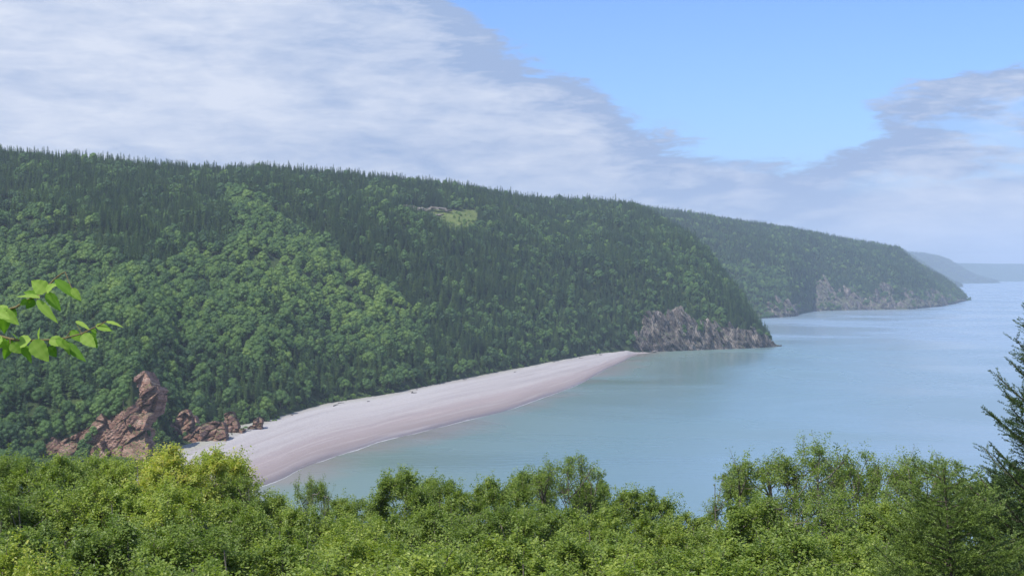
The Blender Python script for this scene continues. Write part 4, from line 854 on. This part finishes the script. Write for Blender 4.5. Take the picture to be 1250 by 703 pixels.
# ------------------------------------------------------------------ sapling at the left edge, its two twigs reach into view
YB = 3.0
sap = empty('leafy_sapling', (-1.35, 3.35, float(near_z(-1.35, 3.35)))); tag(sap, 'sapling with large bright green leaves on twigs entering from the left edge', 'sapling')
def sp(px, py, dy=0.0): return wpt(px, py, YB + dy)
def local(P): return np.asarray(P) - np.array(sap.location)
tz = np.linspace(-.25, 3.3, 10); tp = np.stack([.05 * np.sin(tz * 1.3), .04 * np.cos(tz * 1.7) , tz], -1); v, f = tube(tp, np.linspace(.030, .012, 10), 8)
obj('trunk', mesh('sapling_trunk', v, [f], mats=[M_BARK], smooth=True), sap)
def c8(x, y): return x / 5.022, 320 + y / 5.022
def leaf_mesh(b, t_, wpx,  facing, curl=.18, fold=.3, seed=0):
    rd = np.random.default_rng(seed); ax = t_ - b; L = np.linalg.norm(ax); ax = ax / L; N = np.array(facing, float); S = unit(np.cross(ax, N)); N = unit(np.cross(S, ax)); n, m_ = 13, 7
    u = np.linspace(0, 1, n); w = np.sin(np.pi * u ** .72) ** .80 * (1 - .25 * u); w = w / w.max(); w[-1] = 0; w[0] = 0
    w = w * (1 + .10 * (np.arange(n) % 2)); W_ = wpx * 1.12 * YB / F * .5; cr = np.linspace(-1, 1, m_)
    P = b + ax * (u * L)[:, None, None] + S * (w[:, None] * cr[None] * W_)[..., None] + N * (-curl * L * (u ** 2)[:, None] + fold * np.abs(cr)[None] * w[:, None] * W_ + .06 * W_ * np.sin(u * 22)[:, None] * np.abs(cr)[None])[..., None]
    return P.reshape(-1, 3), grid_faces(n, m_)
def branch(name, path, leaves, seed):
    P = np.array(path); v, f = tube(P - np.array(sap.location), np.linspace(.0045, .0011, len(P)), 6); br = obj(name, mesh(name, v, [f], mats=[M_TWIG], smooth=True), sap)
    for i, (bx, by, tx, ty, wpx, face, tnt, dy) in enumerate(leaves):
        b = sp(*c8(bx, by), dy); t_ = sp(*c8(tx, ty), dy + random.uniform(-.012, .012)); V, Q = leaf_mesh(b, t_, wpx / 5.022, face, random.uniform(.05, .22), random.uniform(.12, .4), seed + i)
        lf = obj('leaf', mesh('leaf', V - np.array(sap.location), [Q], {'lv': ('FACE', .45 + .35 * (np.abs(np.arange(len(Q)) % 6 - 2.5) < 1) + .15 * np.array([random.random() for _ in range(len(Q))]))}, [M_BRANCH_LEAF], smooth=True), br); lf['tint'] = tnt
        # short stalk from the twig to the leaf
        j = int(np.argmin(np.linalg.norm(P - b, axis=1))); vv, ff = tube(np.array([P[j], (P[j] + b) / 2 + np.array([0, 0, -.001]), b]) - np.array(sap.location), [.0011, .0009, .0008], 4)
        obj('leaf_stalk', mesh('leaf_stalk', vv, [ff], mats=[M_TWIG], smooth=True), lf)
A_, B2, C_ = (-.35, -.75, .6), (-.1, -.35, .95), (.55, -.7, .25)
low_path = [np.array(sap.location) + tp[7], sp(-230, 395, .2), sp(-130, 430, .1), sp(-50, 428, .04)] + [sp(*c8(x, y)) for x, y in ((0, 455), (60, 470), (130, 482), (200, 480), (300, 476), (400, 465), (500, 438), (590, 395), (650, 364))]
branch('lower_twig', low_path, [(190,475,48,540,86,A_,.85,-.01), (200,478,295,612,92,A_,.80,-.02), (130,500,198,615,46,C_,.55,.01), (300,478,420,505,62,A_,.78,-.01), (290,520,352,580,58,C_,.18,.01), (380,490,527,606,58,C_,.30,.0), (340,470,452,545,44,A_,.72,-.02), (430,420,505,490,48,A_,.60,.01), (500,445,585,520,66,A_,.82,-.01), (520,440,602,525,62,C_,.25,.02), (585,386,690,420,42,A_,.75,0), (645,366,755,382,34,B2,.90,0), (462,362,556,404,34,B2,.88,.01), (60,470,25,600,60,C_,.35,.0), (20,480,-60,570,70,A_,.6,.02), (390,470,420,575,40,A_,.70,-.02), (560,405,590,450,30,C_,.4,.01), (100,480,170,590,50,C_,.30,.02), (10,455,-40,520,70,A_,.8,-.02), (0,460,40,540,60,A_,.7,-.02), (-60,440,-150,540,80,A_,.6,0), (240,478,235,400,44,B2,.8,.01), (110,478,70,430,40,B2,.75,.01), (60,500,130,560,54,A_,.85,-.03)], 40)
up_path = [np.array(sap.location) + tp[8], sp(-210, 340, .22), sp(-110, 378, .1), sp(-30, 382, .05)] + [sp(*c8(x, y), .02) for x, y in ((20, 300), (100, 275), (160, 235), (240, 200), (290, 150), (340, 100), (375, 72), (400, 60))]
branch('upper_twig', up_path, [(285,182,192,112,84,A_,.84,-.01), (285,185,335,128,56,A_,.80,-.02), (245,222,100,204,50,B2,.80,.0), (235,205,140,182,40,C_,.45,.02), (335,108,498,232,56,C_,.42,.0), (280,190,376,300,62,C_,.50,.01), (225,232,350,372,46,A_,.72,-.01), (205,225,160,290,50,C_,.20,.02), (440,160,497,236,40,A_,.85,-.01), (5,290,116,384,62,A_,.70,.0), (0,285,-80,350,70,C_,.5,.0), (25,300,35,445,64,C_,.30,.02), (-20,300,10,440,60,A_,.5,.03), (60,290,105,330,40,C_,.25,.02), (40,296,-20,260,50,B2,.8,0), (-40,310,-100,400,80,A_,.6,0), (-20,305,60,345,56,A_,.82,-.03), (300,150,372,140,40,B2,.85,.0), (170,232,120,262,36,C_,.35,.01)], 80)
#NEAR>
# ------------------------------------------------------------------ sea air
hb = bmesh.new(); bmesh.ops.create_cube(hb, size=1.0); hm = bpy.data.meshes.new('haze'); hb.to_mesh(hm); hb.free()
haze = obj('haze', hm); x0, x1, y0, y1, z0, z1 = -42000, 46000, -2000, 15500, -14, 262
haze.location = ((x0 + x1) / 2, (y0 + y1) / 2, (z0 + z1) / 2); haze.scale = (x1 - x0, y1 - y0, z1 - z0); tag(haze, kind='stuff')
m, t, out = mat('sea_haze'); pv = t.node('ShaderNodeVolumePrincipled'); pv.inputs['Color'].default_value = (.72, .84, 1.0, 1); pv.inputs['Density'].default_value = .000108; pv.inputs['Anisotropy'].default_value = .2
t.link(pv.outputs[0], out.inputs['Volume']); hm.materials.append(m)
haze.visible_shadow = True
